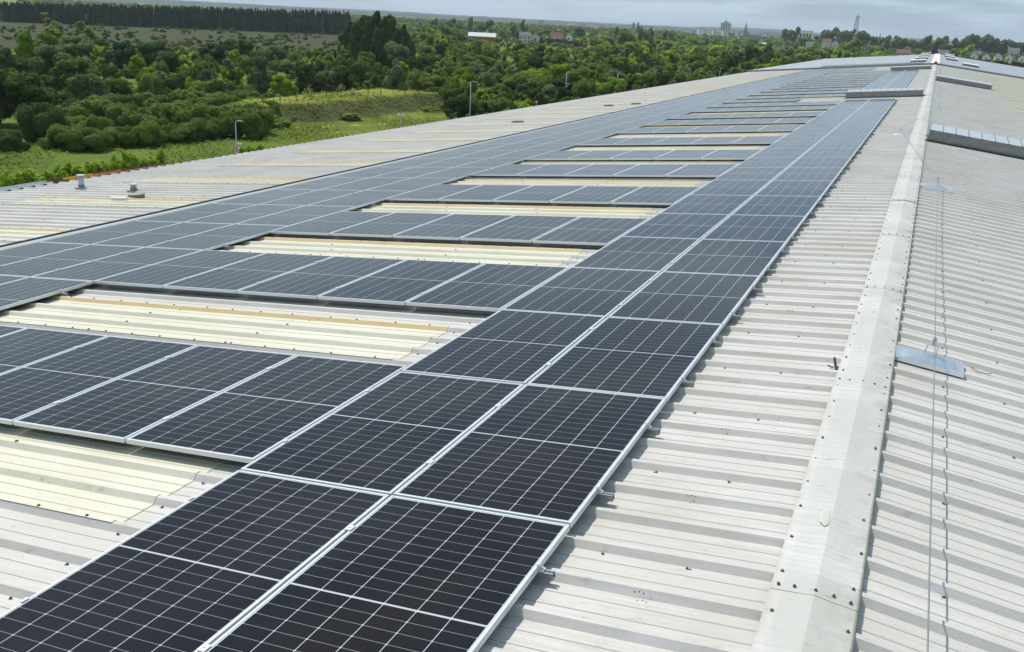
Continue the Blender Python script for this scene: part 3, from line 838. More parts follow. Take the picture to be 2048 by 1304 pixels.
def spruce_arrays(seed, nq, leaf, wid=.30):
    rs = np.random.RandomState(seed); n = nq
    z = rs.uniform(.04, 1, n)**.85; th = rs.uniform(0, 2*pi, n)
    lay = np.floor(z*16)/16; fr = (z-lay)*16
    R = wid*(1.02-z)**.8*(1 - .42*fr)*(1+.22*np.sin(th*3+lay*40)) * rs.uniform(.55, 1, n)**.5
    P = np.stack([R*np.cos(th), R*np.sin(th), z], 1)
    nn = np.stack([np.cos(th)*.6, np.sin(th)*.6, np.full(n, .8)], 1) + rs.normal(0, .3, (n,3)); nn /= np.linalg.norm(nn, axis=1, keepdims=True)
    V, F = quads_at(P, nn, leaf, rs, .7)
    k = 9; cv = [(wid*.75*cos(2*pi*i/k), wid*.75*sin(2*pi*i/k), .05) for i in range(k)] + [(0,0,.96)]
    cf = [(i, (i+1) % k, k) for i in range(k)]
    return V, F, np.array(cv), np.array(cf)
def crown_mesh(name, arr, mt):
    V, F, cv, cf = arr
    me = bpy.data.meshes.new(name); nv = len(V)
    A = np.concatenate([V, cv]).astype(np.float32); me.vertices.add(len(A)); me.vertices.foreach_set('co', A.ravel())
    li = np.concatenate([F.ravel(), (cf+nv).ravel()]).astype(np.int32); me.loops.add(len(li)); me.loops.foreach_set('vertex_index', li)
    ls = np.concatenate([np.arange(len(F))*4, len(F)*4 + np.arange(len(cf))*3]).astype(np.int32)
    me.polygons.add(len(ls)); me.polygons.foreach_set('loop_start', ls); me.materials.append(mt); me.update(calc_edges=True); return me
def trunk_mesh(seed, h=.55, r=.022):
    rg = random.Random(seed); mb = MB(); x = y = 0; pts = []
    for i in range(5): pts.append((x, y, h*i/4 - .03)); x += rg.uniform(-.015,.015); y += rg.uniform(-.015,.015)
    mb.tube(pts, [r*1.3, r, r*.85, r*.65, r*.4], 7)
    for i in range(5):
        a = rg.uniform(0, 2*pi); z = h*rg.uniform(.4, .95); q = Vector(pts[2]); q.z = z; e = q + Vector((cos(a)*.22, sin(a)*.22, .18))
        mb.tube([q, q.lerp(e, .5)+Vector((0,0,-.02)), e], [r*.55, r*.4, r*.18], 5)
    return mb.mesh('trunk', M['bark'])
SHAPES = {'round': ('round', 15, .10), 'tall': ('tall', 16, .08), 'bush': ('bush', 20, 0), 'loose': ('loose', 18, .10)}
PROTO = {}
TRK = [trunk_mesh(s) for s in (1, 2, 3)]
def proto(shape, lod, var, mt):
    k = (shape, lod, var, mt)
    if k not in PROTO:
        nq, lf = {0: (12000, .0125), 1: (4200, .021), 2: (1100, .038)}[lod]
        if shape == 'spruce': arr = spruce_arrays(50+var, {0: 5000, 1: 1500, 2: 500}[lod], {0: .022, 1: .034, 2: .05}[lod], .24)
        else:
            s, nl, z0 = SHAPES[shape]; arr = crown_arrays(100+var*7+len(shape), nl, nq, lf, s, z0)
        PROTO[k] = crown_mesh('crown', arr, LM[mt])
    return PROTO[k]
TREES = []          # dict(x,y,z,h,w,shape,mt)
def add_tree(px, yb, yt, wpx, shape, mt, z=GZ, D=None):
    p = at_ground(px, yb, z) if D is None else at_dist(px, yb, D)
    c = RW @ (p - CW); k = c[2]/FPX
    TREES.append(dict(x=p[0], y=p[1], z=p[2], h=(yb-yt)*k, w=wpx*k, shape=shape, mt=mt, px=px, d=math.hypot(p[0]-CW[0], p[1]-CW[1])))
T_ = add_tree
hand = [
 (45,262,140,150,'round','dark'),(0,250,150,110,'round','olive'),(88,283,212,84,'bush','dark'),(20,300,262,70,'bush','dark'),(165,205,118,98,'round','olive'),(172,212,152,92,'bush','grey'),
 (120,178,92,92,'round','grey'),(58,150,64,60,'tall','bright'),(98,148,68,72,'loose','olive'),(18,165,92,70,'round','grey'),(150,138,72,84,'round','grey'),
 (205,132,80,62,'tall','dark'),(245,150,84,56,'round','conifer'),(228,145,97,54,'tall','grey'),(308,150,82,74,'round','grey'),(333,156,104,58,'round','dark'),(286,152,130,46,'bush','grey'),
 (370,148,110,40,'tall','bright'),(404,143,124,44,'bush','olive'),(430,140,88,64,'round','conifer'),(480,132,80,62,'round','dark'),(458,154,116,34,'tall','grey'),(486,146,112,30,'tall','olive'),
 (522,196,104,66,'tall','grey'),(548,150,92,48,'round','grey'),(574,156,120,48,'round','grey'),(614,198,126,64,'round','dark'),(568,200,150,52,'round','bright'),(656,196,142,56,'round','grey'),
 (700,196,118,74,'round','dark'),(640,124,98,54,'loose','olive'),(690,134,100,54,'round','olive'),(790,155,86,60,'round','grey'),(698,214,186,30,'bush','bright'),(792,208,120,58,'tall','grey'),
 (838,200,146,56,'bush','olive'),(878,208,150,110,'round','olive'),(880,214,176,80,'bush','dark'),(956,160,112,86,'round','olive'),(968,214,176,58,'loose','bright'),(1034,205,146,104,'round','olive'),
 (1102,205,152,90,'round','dark'),(1060,172,112,60,'round','dark'),(1152,205,142,74,'round','olive'),(1206,195,168,66,'bush','bright'),(1192,176,128,86,'round','dark'),(1272,192,150,52,'round','bright'),
 (1312,182,158,44,'bush','grey'),(1346,166,128,54,'round','olive'),(1240,160,112,70,'round','olive'),(1400,158,124,60,'bush','olive'),(1426,152,116,52,'bush','bright'),(1470,146,104,46,'tall','dark'),(1498,150,96,42,'round','dark'),
 (1530,142,86,44,'tall','grey'),(1558,142,94,58,'round','grey'),(1600,130,104,44,'bush','olive'),(1625,126,98,34,'round','dark'),(1660,118,96,48,'bush','olive'),
 (300,205,150,64,'bush','olive'),(236,200,158,60,'bush','olive'),(350,192,150,52,'bush','dark'),(396,196,164,60,'bush','bright'),(440,206,160,80,'bush','bush'),(486,206,172,60,'bush','olive'),(90,205,150,70,'round','olive'),
 (130,240,190,70,'bush','dark'),(30,205,140,80,'round','olive'),
 (1930,60+35,72,64,'round','dark')
]
for q in hand[:-1]: T_(*q)
# the tall dark conifers standing together on the left of the town view
for (px, yb, yt, wp) in ((752,132,27,60),(724,128,33,56),(780,134,33,56),(702,124,46,44),(806,140,52,46),(738,142,36,50),(768,146,38,50),(716,140,48,46),(794,150,60,44),(820,150,82,34),(688,118,66,34),(756,156,60,56),(730,156,72,50)):
    T_(px, yb, yt, wp, 'tall', 'darkfir')
# long bank of scrub behind the grass
rg = random.Random(21)
for row, (ya, yb_, hh) in enumerate(((300, 266, 44), (278, 246, 46), (256, 228, 44), (238, 216, 38))):
    x = 130 - row*14
    while x < 560 - row*10:
        t_ = (x-130)/430; yb0 = ya + (yb_-ya)*t_ + rg.uniform(-5, 5)
        T_(x, yb0, yb0 - hh*rg.uniform(.75, 1.15), rg.uniform(56, 84), 'bush', rg.choice(['bush','bush','olive','bush'])); x += rg.uniform(34, 50)
for (x, yb0, hh, ww, mt) in ((600,240,18,50,'bush'),(585,226,22,46,'olive'),(690,240,16,60,'olive'),(560,256,22,50,'bush'),(770,214,10,40,'grey'),(812,212,12,36,'olive'),(640,212,14,40,'bush'),(860,224,10,40,'olive'),(900,222,16,40,'bush'),(930,226,14,34,'olive'),(985,214,14,50,'bush'),(1010,208,12,40,'olive')):
    T_(x, yb0, yb0-hh, ww, 'bush', mt)
# bright hedge plants peeping over the eave
for x in range(-20, 330, 13):
    yb0 = 392 - x*.155; T_(x + rg.uniform(-3,3), yb0, yb0 - rg.uniform(30, 46), rg.uniform(26, 40), 'bush', 'bright')
for x, hh in ((485,24),(500,22),(515,22),(530,15),(545,13),(250,44),(268,40),(236,36)): T_(x, 322 - (x-485)*.18 if x > 400 else 352, (322 - (x-485)*.18 if x > 400 else 352) - hh - 6, 24, 'bush', 'bright')
# further woods, scattered
RS = np.random.RandomState(4)
def heath(px, py): return (px < 700 and 44 + px*.035 < py < 78 + max(0, (px-150))*.035) or (190 < px < 690 and 40 < py < 106)
def grassy(px, py):
    if px < 560: return py > 236
    return py > 207 + (0 if px < 900 else 60)
def scatter(d0, d1, sp, hr, wr):
    az0, az1 = -0.88, .20; res = []
    d = d0
    while d < d1:
        step = sp*rgf(d); az = az0 + RS.rand()*step/d
        while az < az1:
            a = az + RS.normal(0, .25*step/d); dd = d + RS.uniform(-.5, .5)*step
            x = CW[0] + dd*sin(a); y = CW[1] + dd*cos(a); az += step/d*RS.uniform(.75, 1.3)
            px, py, dep = project((x, y, GZ))
            if dep < 20 or px < -140 or px > 2200: continue
            if x > -56 and y < 380 and px < 1560: continue
            if x > -34 and x < 60 and y < 250: continue
            if heath(px, py) or grassy(px, py): continue
            if 30 < x and dd < 260: continue
            if (px < 40 and 36 < py < 62): continue
            res.append((x, y, dd, px, py))
        d += step*.8
    return res
def rgf(d): return 1.0
cand = []
for d0, d1, sp in ((118, 200, 6.6), (200, 330, 8.5), (330, 520, 12), (520, 900, 17), (900, 1500, 25), (1500, 3000, 38)):
    cand += [c + (sp,) for c in scatter(d0, d1, sp, 1, 1)]
shp = ['round','round','bush','tall','loose']
handp = np.array([(t['x'], t['y'], t['w']) for t in TREES])
for (x, y, dd, px, py, sp) in cand:
    if dd < 300 and np.min(np.hypot(handp[:,0]-x, handp[:,1]-y) - handp[:,2]*.32) < 0: continue
    s = shp[RS.randint(5)]; mt = ['olive','dark','grey','olive','bush','dark','bright'][RS.randint(7)]
    if RS.rand() < .07: s, mt = 'spruce', 'conifer'
    big = {6.6: 4.6, 8.5: 5.4, 12: 6.6, 17: 7.2, 25: 8.5, 38: 9.5}[sp]
    if px < 720 and py > 78 and dd < 420: big *= .82
    if py > 190 and px < 900: big *= .6
    if dd > 900: big *= .72
    h = big*RS.uniform(.6, 1.3)
    if 180 < px < 690 and 90 < py < 190:
        dep_ = project((x, y, GZ))[2]; h = min(h, max(2.0, (py - (90 + (px-180)*.02))*dep_/FPX))
    if 920 < px < 1190 and 380 < dd < 960: h = min(h, 3.4)
    if 1500 < px < 1700 and 600 < dd < 1150: h = min(h, 5.0)
    if 1370 < px < 1530 and dd > 1400: h = min(h, 5.0)
    if px > 1780 and dd < 1000: h = min(h, 4.0)
    wd = h*RS.uniform(.75, 1.15) if s != 'spruce' else h*.45
    if s == 'bush': h *= .62; wd = h*1.7
    if dd > 500: wd *= 1.5
    TREES.append(dict(x=x, y=y, z=GZ, h=h, w=wd, shape=s, mt=mt, px=px, d=dd))
# wooded rise on the right and skyline trees: (px, base y, top y, width, shape, material, distance)
for (px, yb, yt, wp, s, mt, D) in (
 (1575,82,60,26,'round','dark',1500),(1592,84,58,22,'tall','dark',1500),(1640,84,64,26,'round','dark',1500),(1656,84,62,30,'round','dark',1500),(1676,86,60,30,'round','dark',1500),(1690,86,63,26,'round','dark',1450),
 (1706,87,63,24,'round','dark',1450),(1722,90,64,28,'round','dark',1400),(1738,92,70,26,'round','dark',1400),(1610,88,74,30,'round','olive',1300),(1700,98,80,40,'round','olive',900),(1756,94,78,24,'round','dark',1400),
 (1758,86,69,7,'spruce','conifer',1500),(1776,96,75,22,'round','dark',1350),(1796,99,76,30,'round','dark',1350),(1815,100,80,28,'round','dark',1350),(1846,104,76,34,'round','dark',1350),(1869,104,80,24,'round','olive',1350),
 (1893,106,79,34,'round','dark',1350),(1912,108,82,22,'round','dark',1350),(1936,108,76,34,'round','dark',1350),(1957,108,76,32,'round','dark',1350),(1980,110,77,36,'round','dark',1350),(1996,112,82,26,'round','dark',1350),
 (2020,112,86,34,'round','dark',1350),(2042,114,85,30,'round','dark',1350),(2064,114,84,34,'round','dark',1350),(1934,112,92,28,'round','bright',1080),(1912,112,98,22,'round','olive',1100),(1868,112,99,14,'round','purple',820),
 (1030,76,47,30,'round','grey',760),(1048,66,42,14,'round','dark',1000),(1008,80,56,26,'round','grey',740),(1158,76,55,22,'round','dark',1000),(1130,72,60,24,'round','dark',1100),
 (1232,82,56,26,'tall','grey',780),(1250,82,60,24,'tall','grey',790),(1285,88,55,30,'round','grey',700),(1298,90,58,24,'tall','grey',700),(1250,96,62,34,'round','olive',640),(1335,82,60,26,'round','grey',820),
 (940,62,36,16,'loose','grey',900),(875,60,40,24,'round','dark',900),(905,62,40,30,'round','dark',900),(970,60,42,36,'round','dark',1000),(1085,72,60,40,'round','dark',1000)):
    c = at_dist(px, yb, D)
    # the ground under them is the same plain; extend the crown down to it
    k = D/FPX; h = (yb-yt)*k
    TREES.append(dict(x=c[0], y=c[1], z=c[2], h=h, w=wp*k, shape=s, mt=mt, px=px, d=D, raised=c[2] > GZ+1.5))
# keep the largest-looking 300 as trees of their own
spr = []
for i in range(80):
    t_ = i/79; a = at_ground(14 + 676*t_, 44 + 26*t_)
    spr.append(dict(x=a[0]+RS.normal(0,.8), y=a[1]+RS.normal(0,.8), z=GZ, h=(10.2 + 4.4*t_)*RS.uniform(.84, 1.12), w=4.6*RS.uniform(.9,1.2), shape='spruce', mt='conifer', px=14+676*t_, d=600))
for t in TREES: t['s'] = t['h']*t['w']/t['d']**2*(1 if -120 < t['px'] < 2150 else .02)
for t in TREES:
    if t.get('raised'): t['h'] += t['z'] - GZ; t['low'] = True
for t in TREES:
    if t.get('low'): t['z'] = GZ
TREES.sort(key=lambda t: -t['s'])
near, farT = TREES[:300-80], TREES[300-80:]
near.sort(key=lambda t: t['px'])
bands = [(0, 112, 'the growth nearest the warehouse'), (112, 150, 'the first belt behind the grass'), (150, 215, 'the second belt of trees'), (215, 330, 'the third belt of trees'), (330, 620, 'the middle-distance wood'), (620, 1e9, 'the far skyline trees')]
cnt = {}
desc = {'olive':'olive-green','dark':'dark green','grey':'grey-green','bright':'bright yellow-green','conifer':'very dark','darkfir':'dark blue-green','bush':'mid-green','purple':'purple-black','copper':'brown'}
nmk = {'round':'round-crowned tree','tall':'slender tree','bush':'rounded bush','loose':'loose-crowned tree','spruce':'spruce','spruce2':'tall conifer'}
for i, t in enumerate(near + spr):
    isb = t['shape'] == 'bush'; sp = t in spr
    if sp: bn = 'the front row of the conifer plantation'; key = (bn,)
    else:
        bn = [b for b in bands if b[0] <= t['d'] < b[1]][0][2]; key = (bn,)
    cnt[key] = cnt.get(key, 0) + 1
    lab = '%s %s, %s from the left in %s' % (desc[t['mt']], nmk[t['shape']], ordn(cnt[key]-1), bn)
    nm = 'bush' if isb else ('spruce_tree' if 'spruce' in t['shape'] else 'tree')
    grp = 'spruces along the plantation edge' if sp else ('bushes beyond the warehouse' if isb else 'trees beyond the warehouse')
    o = thing(nm, lab, 'bush' if isb else 'tree', (t['x'], t['y'], t['z']), (0, 0, random.Random(i).uniform(0, 6.28)), grp)
    lod = 0 if t['d'] < 130 else (1 if t['d'] < 330 else 2)
    s = 'spruce' if 'spruce' in t['shape'] else t['shape']
    wx = t['w']*(1.08 if s != 'spruce' else (1.6 if t['shape'] == 'spruce' else 1.9))
    hz = t['h']*(1.0 if s != 'bush' else 1.05)
    c = link('crown', proto(s, lod, i % 3, t['mt']), o); c.scale = (wx, wx*random.Random(i+5).uniform(.85, 1.15), hz)
    if not isb:
        k = link('trunk', TRK[i % 3], o); k.scale = (t['h'], t['h'], t['h'])
def woodland(name, lst, label, mtmap, nq=110, lf=.085, spru=False):
    by = {}
    base = {}
    for s in ('round','tall','bush','loose'):
        for v in range(3): base[(s, v)] = crown_arrays(400+v, 9, nq, lf, SHAPES[s][0], .05)
    for v in range(3): base[('spruce', v)] = spruce_arrays(70+v, nq, .06, .24)
    for i, t in enumerate(lst): by.setdefault(t['mt'], []).append((i, t))
    obs = []
    V = []; F = []; MI = []; nv = 0; mats = list(by.keys())
    TV = []; TF = []; TM = []
    for mi, mt in enumerate(mats):
        for i, t in by[mt]:
            s = 'spruce' if 'spruce' in t['shape'] else t['shape']
            v, f, cv, cf = base[(s, i % 3)]; a = (i*2.399) % 6.283; ca, sa = cos(a), sin(a)
            S_ = np.array([t['w']*1.1*(1.5 if s == 'spruce' else 1)]*2 + [t['h']])
            def tf(q):
                q = q*S_; return np.stack([q[:,0]*ca - q[:,1]*sa + t['x'], q[:,0]*sa + q[:,1]*ca + t['y'], q[:,2] + t['z']], 1)
            V.append(tf(v)); F.append(f+nv); nv += len(v); MI.append(np.full(len(f), mi))
            c4 = np.stack([cf[:,0], cf[:,1], cf[:,2], cf[:,2]], 1)
            V.append(tf(cv)); TF.append(cf+nv); nv += len(cv); TM.append(np.full(len(cf), mi))
    A = np.concatenate(V).astype(np.float32); F = np.concatenate(F); TFa = np.concatenate(TF)
    me = bpy.data.meshes.new(name); me.vertices.add(len(A)); me.vertices.foreach_set('co', A.ravel())
    li = np.concatenate([F.ravel(), TFa.ravel()]).astype(np.int32); me.loops.add(len(li)); me.loops.foreach_set('vertex_index', li)
    ls = np.concatenate([np.arange(len(F))*4, len(F)*4 + np.arange(len(TFa))*3]).astype(np.int32)
    me.polygons.add(len(ls)); me.polygons.foreach_set('loop_start', ls)
    for mt in mats: me.materials.append(LM[mt])
    me.polygons.foreach_set('material_index', np.concatenate(MI+TM).astype(np.int32)); me.update(calc_edges=True)
    return tag(link(name, me), label, 'woodland', kind='stuff')
woodland('woodland', farT, 'wide mass of mixed green woodland stretching back to the town', None)
back = []
for r in range(1, 9):
    for i in range(85):
        t_ = i/84 + RS.normal(0, .004); a = at_ground(8 + 684*t_, 44 + 26*t_); dv = np.array([a[0]-CW[0], a[1]-CW[1]]); dv /= np.linalg.norm(dv)
        back.append(dict(x=a[0]+dv[0]*r*3.4+RS.normal(0,.7), y=a[1]+dv[1]*r*3.4+RS.normal(0,.7), z=GZ, h=(10.2+4.4*t_)*RS.uniform(.86,1.14), w=4.8, shape='spruce', mt='conifer'))
woodland('conifer_plantation', back, 'dense dark conifer plantation behind the front row of spruces', None, 130)

# ---- ground
g = mat('rough grass', (.09,.12,.03), .95, 0, .1); t = NT(g)
c = t.ramp(t.noise(.045, (1,1,1), 6, .62), [(.34, (.085,.135,.018)), (.52, (.140,.185,.028)), (.68, (.210,.220,.042))])
c = t.mix(t.ramp(t.noise(.6, (1,1,1), 5, .65), [(.38, (.6,.6,.6)), (.62, G1)]), c, (.075,.115,.018))
t.l(c, t.b.inputs['Base Color']); t.bump(t.noise(2.2, (1,1,1), 5), .8, .4)
hm = mat('heath', (.10,.08,.05), .95, 0, .1); t = NT(hm)
c = t.ramp(t.noise(.05, (1,1,1), 7, .68), [(.36, (.034,.060,.014)), (.48, (.052,.054,.022)), (.58, (.066,.054,.030)), (.70, (.060,.088,.020))])
c = t.mix(t.ramp(t.noise(.4, (1,1,1), 4, .6), [(.45, G1), (.7, (.6,.6,.6))]), c, (.050,.062,.022))
t.l(c, t.b.inputs['Base Color'])
mb = MB(); R_ = 16000
mb.quad((-R_, -R_, GZ), (R_, -R_, GZ), (R_, R_, GZ), (-R_, R_, GZ))
tag(mb.build('ground', g), kind='structure')
P = [at_ground(*q) for q in ((-260,60),(-60,104),(150,92),(420,100),(620,108),(705,104),(720,66),(500,58),(20,38),(-260,26))]
mb = MB(); mb.v = [(p[0], p[1], GZ+.02) for p in P]; mb.f = [tuple(range(len(P)))]; mb.m = [0]
tag(mb.build('heath', hm), kind='structure')
yard = mat('asphalt yard', (.06,.06,.062), .9)
mb = MB(); mb.quad((-54, -60, GZ+.012), (60, -60, GZ+.012), (60, 330, GZ+.012), (-54, 330, GZ+.012))
tag(mb.build('yard', yard), kind='structure')
# low grass bank with a worn brown face
gb = mat('dry bank grass', (.13,.125,.045), .95, 0, .1); t = NT(gb)
ge = t.n('ShaderNodeNewGeometry'); sx = t.n('ShaderNodeSeparateXYZ'); t.l(ge.outputs['Normal'], sx.inputs[0])
c1 = t.ramp(t.noise(.35, (1,1,1), 5, .6), [(.35, (.160,.185,.026)), (.65, (.26,.27,.045))])
c2 = t.ramp(t.noise(.5, (1,1,1), 6, .65), [(.36, (.055,.080,.018)), (.55, (.100,.100,.036)), (.72, (.135,.120,.060))])
t.l(t.mix(t.ramp(sx.outputs[2], [(.90, G1), (.975, G2)]), c2, c1), t.b.inputs['Base Color']); t.bump(t.noise(1.6, (1,1,1), 5), .8, .3)
def bank_h(x, y):
    e = min(1, max(0, (y-100)/14))*min(1, max(0, (176-y)/24)); e = e*e*(3-2*e)
    xf = -83.5 + .10*(y-120) + 1.2*sin(y*.21) + .8*sin(y*.53+1)
    u = (xf - x)/6.5; u = min(1, max(0, u)); u = u*u*(3-2*u); bck = min(1, max(0, (x+104)/8))
    return (2.9*u*bck*e + .10*sin(x*.9+y*.3)*sin(y*.7)*e) - .06
mb = MB(); nx, ny = 70, 130
for i in range(nx+1):
    for j in range(ny+1):
        x = -128 + 52*i/nx; y = 92 + 108*j/ny; mb.v.append((x, y, GZ + bank_h(x, y)))
for i in range(nx):
    for j in range(ny):
        a = i*(ny+1)+j; mb.f.append((a, a+ny+1, a+ny+2, a+1)); mb.m.append(0)
tag(mb.build('grass_bank', gb, smooth=True), kind='structure')
# rough tussocks and low growth over the open ground
rs = np.random.RandomState(8); n = 110000
xs = rs.uniform(-150, -56, n); ys = rs.uniform(40, 215, n)
den = (np.sin(xs*.35+2*np.sin(ys*.11)) + np.sin(ys*.27+xs*.1) + rs.normal(0, .8, n)) > -.1
xs, ys = xs[den], ys[den]
zs = np.array([GZ + (max(0, bank_h(a, b)) if (-128 < a < -76 and 92 < b < 200) else 0) for a, b in zip(xs, ys)])
C_ = np.stack([xs, ys, zs + rs.uniform(.05, .28, len(xs))], 1)
nn = rs.normal(0, .55, (len(xs), 3)); nn[:,2] = abs(nn[:,2]) + .5; nn /= np.linalg.norm(nn, axis=1, keepdims=True)
V, F = quads_at(C_, nn, .13, rs, .8)
tm = leaf_mat('tussock grass', (.110,.150,.020), (.230,.250,.045), .3)
tag(link('tussock_grass', npmesh('tussock_grass', V, F, [tm])), 'rough tussocky grass and weeds on the open ground', 'grass', kind='stuff')
# scrub on the heath
hp = []
for _ in range(420):
    px = RS.uniform(-60, 720); py = RS.uniform(52, 108); a = at_ground(px, py)
    if heath(px, py-2): hp.append(dict(x=a[0], y=a[1], z=GZ, h=RS.uniform(.8, 2.2), w=RS.uniform(1.5, 5), shape='bush', mt=['olive','bush','grey'][RS.randint(3)]))
woodland('heath_scrub', hp, 'low scattered scrub over the brown heath', None, 60, .10)

# ---- hills on the horizon
hl = mat('distant hills', (.05,.075,.04), .95, 0, .1); t = NT(hl)
t.l(t.ramp(t.noise(.004, (1,1,1), 6, .6), [(.4, (.018,.034,.020)), (.6, (.045,.065,.035))]), t.b.inputs['Base Color'])
def hill(D, pts, dep, seed):
    rg = random.Random(seed); mb = MB(); n = 200; xs_ = [p[0] for p in pts]
    rows = 5
    for i in range(n+1):
        px = xs_[0] + (xs_[-1]-xs_[0])*i/n
        for a, b in zip(pts[:-1], pts[1:]):
            if a[0] <= px <= b[0]: hh = a[1] + (b[1]-a[1])*(px-a[0])/(b[0]-a[0]); break
        hz = 652 - (FPX*(RW[0][2]*(px-1024)/FPX + RW[2][2]))/RW[1][2]
        hh = max(0, hh + rg.uniform(-.7, .7))
        for r in range(rows):
            u = r/(rows-1); dd = D + dep*u; p = at_dist(px, hz, dd); z = GZ - .5 + (hh*D/FPX + 16)*sin(pi*min(1, u*1.0)*.5)
            mb.v.append((p[0], p[1], z))
    for i in range(n):
        for r in range(rows-1):
            a = i*rows + r; mb.f.append((a, a+rows, a+rows+1, a+1)); mb.m.append(0)
    tag(mb.build('hills', hl, smooth=True), kind='structure')
hill(5200, [(-300,1),(200,1),(480,2.5),(700,1.5),(1100,1),(1300,.5),(1500,2),(1700,1),(2400,1)], 700, 1)
hill(8200, [(-300,2),(300,3),(620,2.5),(760,4),(900,2.5),(1230,2),(1380,3),(1480,6.5),(1540,7.5),(1600,5),(1700,3),(1850,3),(2400,2)], 900, 2)

# ---- lamp posts, camera post, sign
def pole_lamp(px, ytop, X, lab, cams=False, sign=None, red=False, face=1):
    # stands on the service strip at X; height from the ground
    d = ray(px, ytop); t_ = (X - CW[0])/d[0]; p = CW + t_*d; H = p[2] - GZ
    o = thing('lamp_post', lab, 'lamp post', (p[0], p[1], GZ), (0,0,0), 'lamp posts behind the warehouse')
    mb = MB(); mb.tube([(0,0,0), (0,0,1.2), (0,0,1.25), (0,0,H-.1)], [.075, .075, .055, .045], 10); mb.build('pole', M['post'], o, True)
    rt = Vector((RW[0][0], RW[0][1], 0)).normalized(); fw = Vector((RW[2][0], RW[2][1], 0)).normalized()
    a = rt*face
    mb = MB(); mb.tube([(0,0,H-.12), a*.1+Vector((0,0,H-.03)), a*.2+Vector((0,0,H))], [.045,.04,.035], 8); mb.build('arm', M['post'], o, True)
    mb = MB(); s_ = Vector((0,0,1)).cross(a)
    def T(q): return a*q.x + s_*q.y + Vector((0,0,H+q.z))
    mb.box(.12, .62, -.12, .12, -.03, .04, 0, T); mb.box(.16, .30, -.08, .08, .04, .09, 0, T); mb.box(.62, .78, -.08, .08, -.02, .02, 0, T)
    mb.build('lamp_head', M['post'], o)
    if cams:
        for dz, ln in ((-2.15, .42), (-2.6, .22)):
            mb = MB(); c = Vector((0,0,H+dz)); mb.tube([c, c+a*.14], .03, 6); mb.box(.10, .10+ln, -.07, .07, -.06, .07, 0, lambda q, c=c: c + a*q.x + s_*q.y + Vector((0,0,q.z - .15*q.x)))
            mb.dome(c + a*(.1+ln*.8) + Vector((0,0,-.16)), a, s_, Vector((0,0,-1)), .06, .07, 0, 10)
            mb.build('security_camera', M['white'], o)
    if red:
        mb = MB(); mb.tube([(0,0,.0), (0,0,.55)], [.16,.12], 10); mb.build('base_collar', M['red'], o)
    if sign:
        y_s, rr = sign; d2 = ray(px, y_s); q = CW + d2*((p[1]-CW[1])/d2[1]); z = q[2]
        sg = thing('speed_sign', 'round red-rimmed speed limit sign reading 10 on the %s' % ('nearest lamp post' if px < 600 else 'farther lamp post'), 'road sign', (p[0], p[1], z), (0,0,0), 'speed limit signs')
        nrm = -fw; u = Vector((0,0,1)).cross(nrm).normalized(); v = Vector((0,0,1)); off = nrm*.10
        def disc(r0, r1, dz, m_, nm, par):
            mb = MB(); n = 40; 
            for k in range(n):
                t1 = 2*pi*k/n
                mb.v.append(tuple(off + nrm*dz + (u*cos(t1)+v*sin(t1))*r1)); mb.v.append(tuple(off + nrm*dz + (u*cos(t1)+v*sin(t1))*r0))
            for k in range(n):
                k2 = (k+1) % n; mb.f.append((2*k, 2*k2, 2*k2+1, 2*k+1)); mb.m.append(0)
            return mb.build(nm, m_, par)
        mb = MB(); mb.tube([off - nrm*.012, off], [rr, rr], 40); face_ = mb.build('plate', M['white'], sg)
        disc(rr*.70, rr, .004, M['red'], 'red_ring', sg)
        mb = MB()
        def seg(x0, y0, x1, y1):
            P_ = [off + nrm*.006 + u*x*rr + v*y_*rr for x, y_ in ((x0,y0),(x1,y0),(x1,y1),(x0,y1))]; mb.quad(*P_)
        seg(-.36,-.40,-.22,.40); seg(-.46,.22,-.36,.30)
        n = 20
        for k in range(n):
            t1, t2 = 2*pi*k/n, 2*pi*(k+1)/n
            pr = lambda t, a_, b_: off + nrm*.006 + u*rr*(.16 + a_*cos(t)) + v*rr*b_*sin(t)
            mb.quad(pr(t1,.27,.42), pr(t2,.27,.42), pr(t2,.13,.27), pr(t1,.13,.27))
        mb.build('numerals', M['black'], sg)
        mb = MB(); mb.tube([off - nrm*.1 + v*.15, off - nrm*.01 + v*.15], .02, 6); mb.tube([off - nrm*.1 - v*.15, off - nrm*.01 - v*.15], .02, 6); mb.build('bracket', M['post'], sg)
    return o
pole_lamp(471, 242, -61.3, 'grey lamp post with cameras above a 10 sign, nearest on the left', True, (301, .35))
pole_lamp(942, 163, -62, 'plain grey lamp post with a red base, standing before the grass bank', red=True)
pole_lamp(1134, 143, -62, 'grey lamp post with two cameras halfway up its pole, third from the left', True)
pole_lamp(1236, 147, -61, 'grey lamp post carrying the farther round red-rimmed sign', False, (177, .36))
pole_lamp(1370, 146, -60, 'grey lamp post right of the farther red-rimmed sign, before the low scrub')
pole_lamp(1441, 136, -60.5, 'grey lamp post second from the right, before the dark trees')
pole_lamp(1481, 127, -62.5, 'grey lamp post farthest right, just left of the silvery tree')
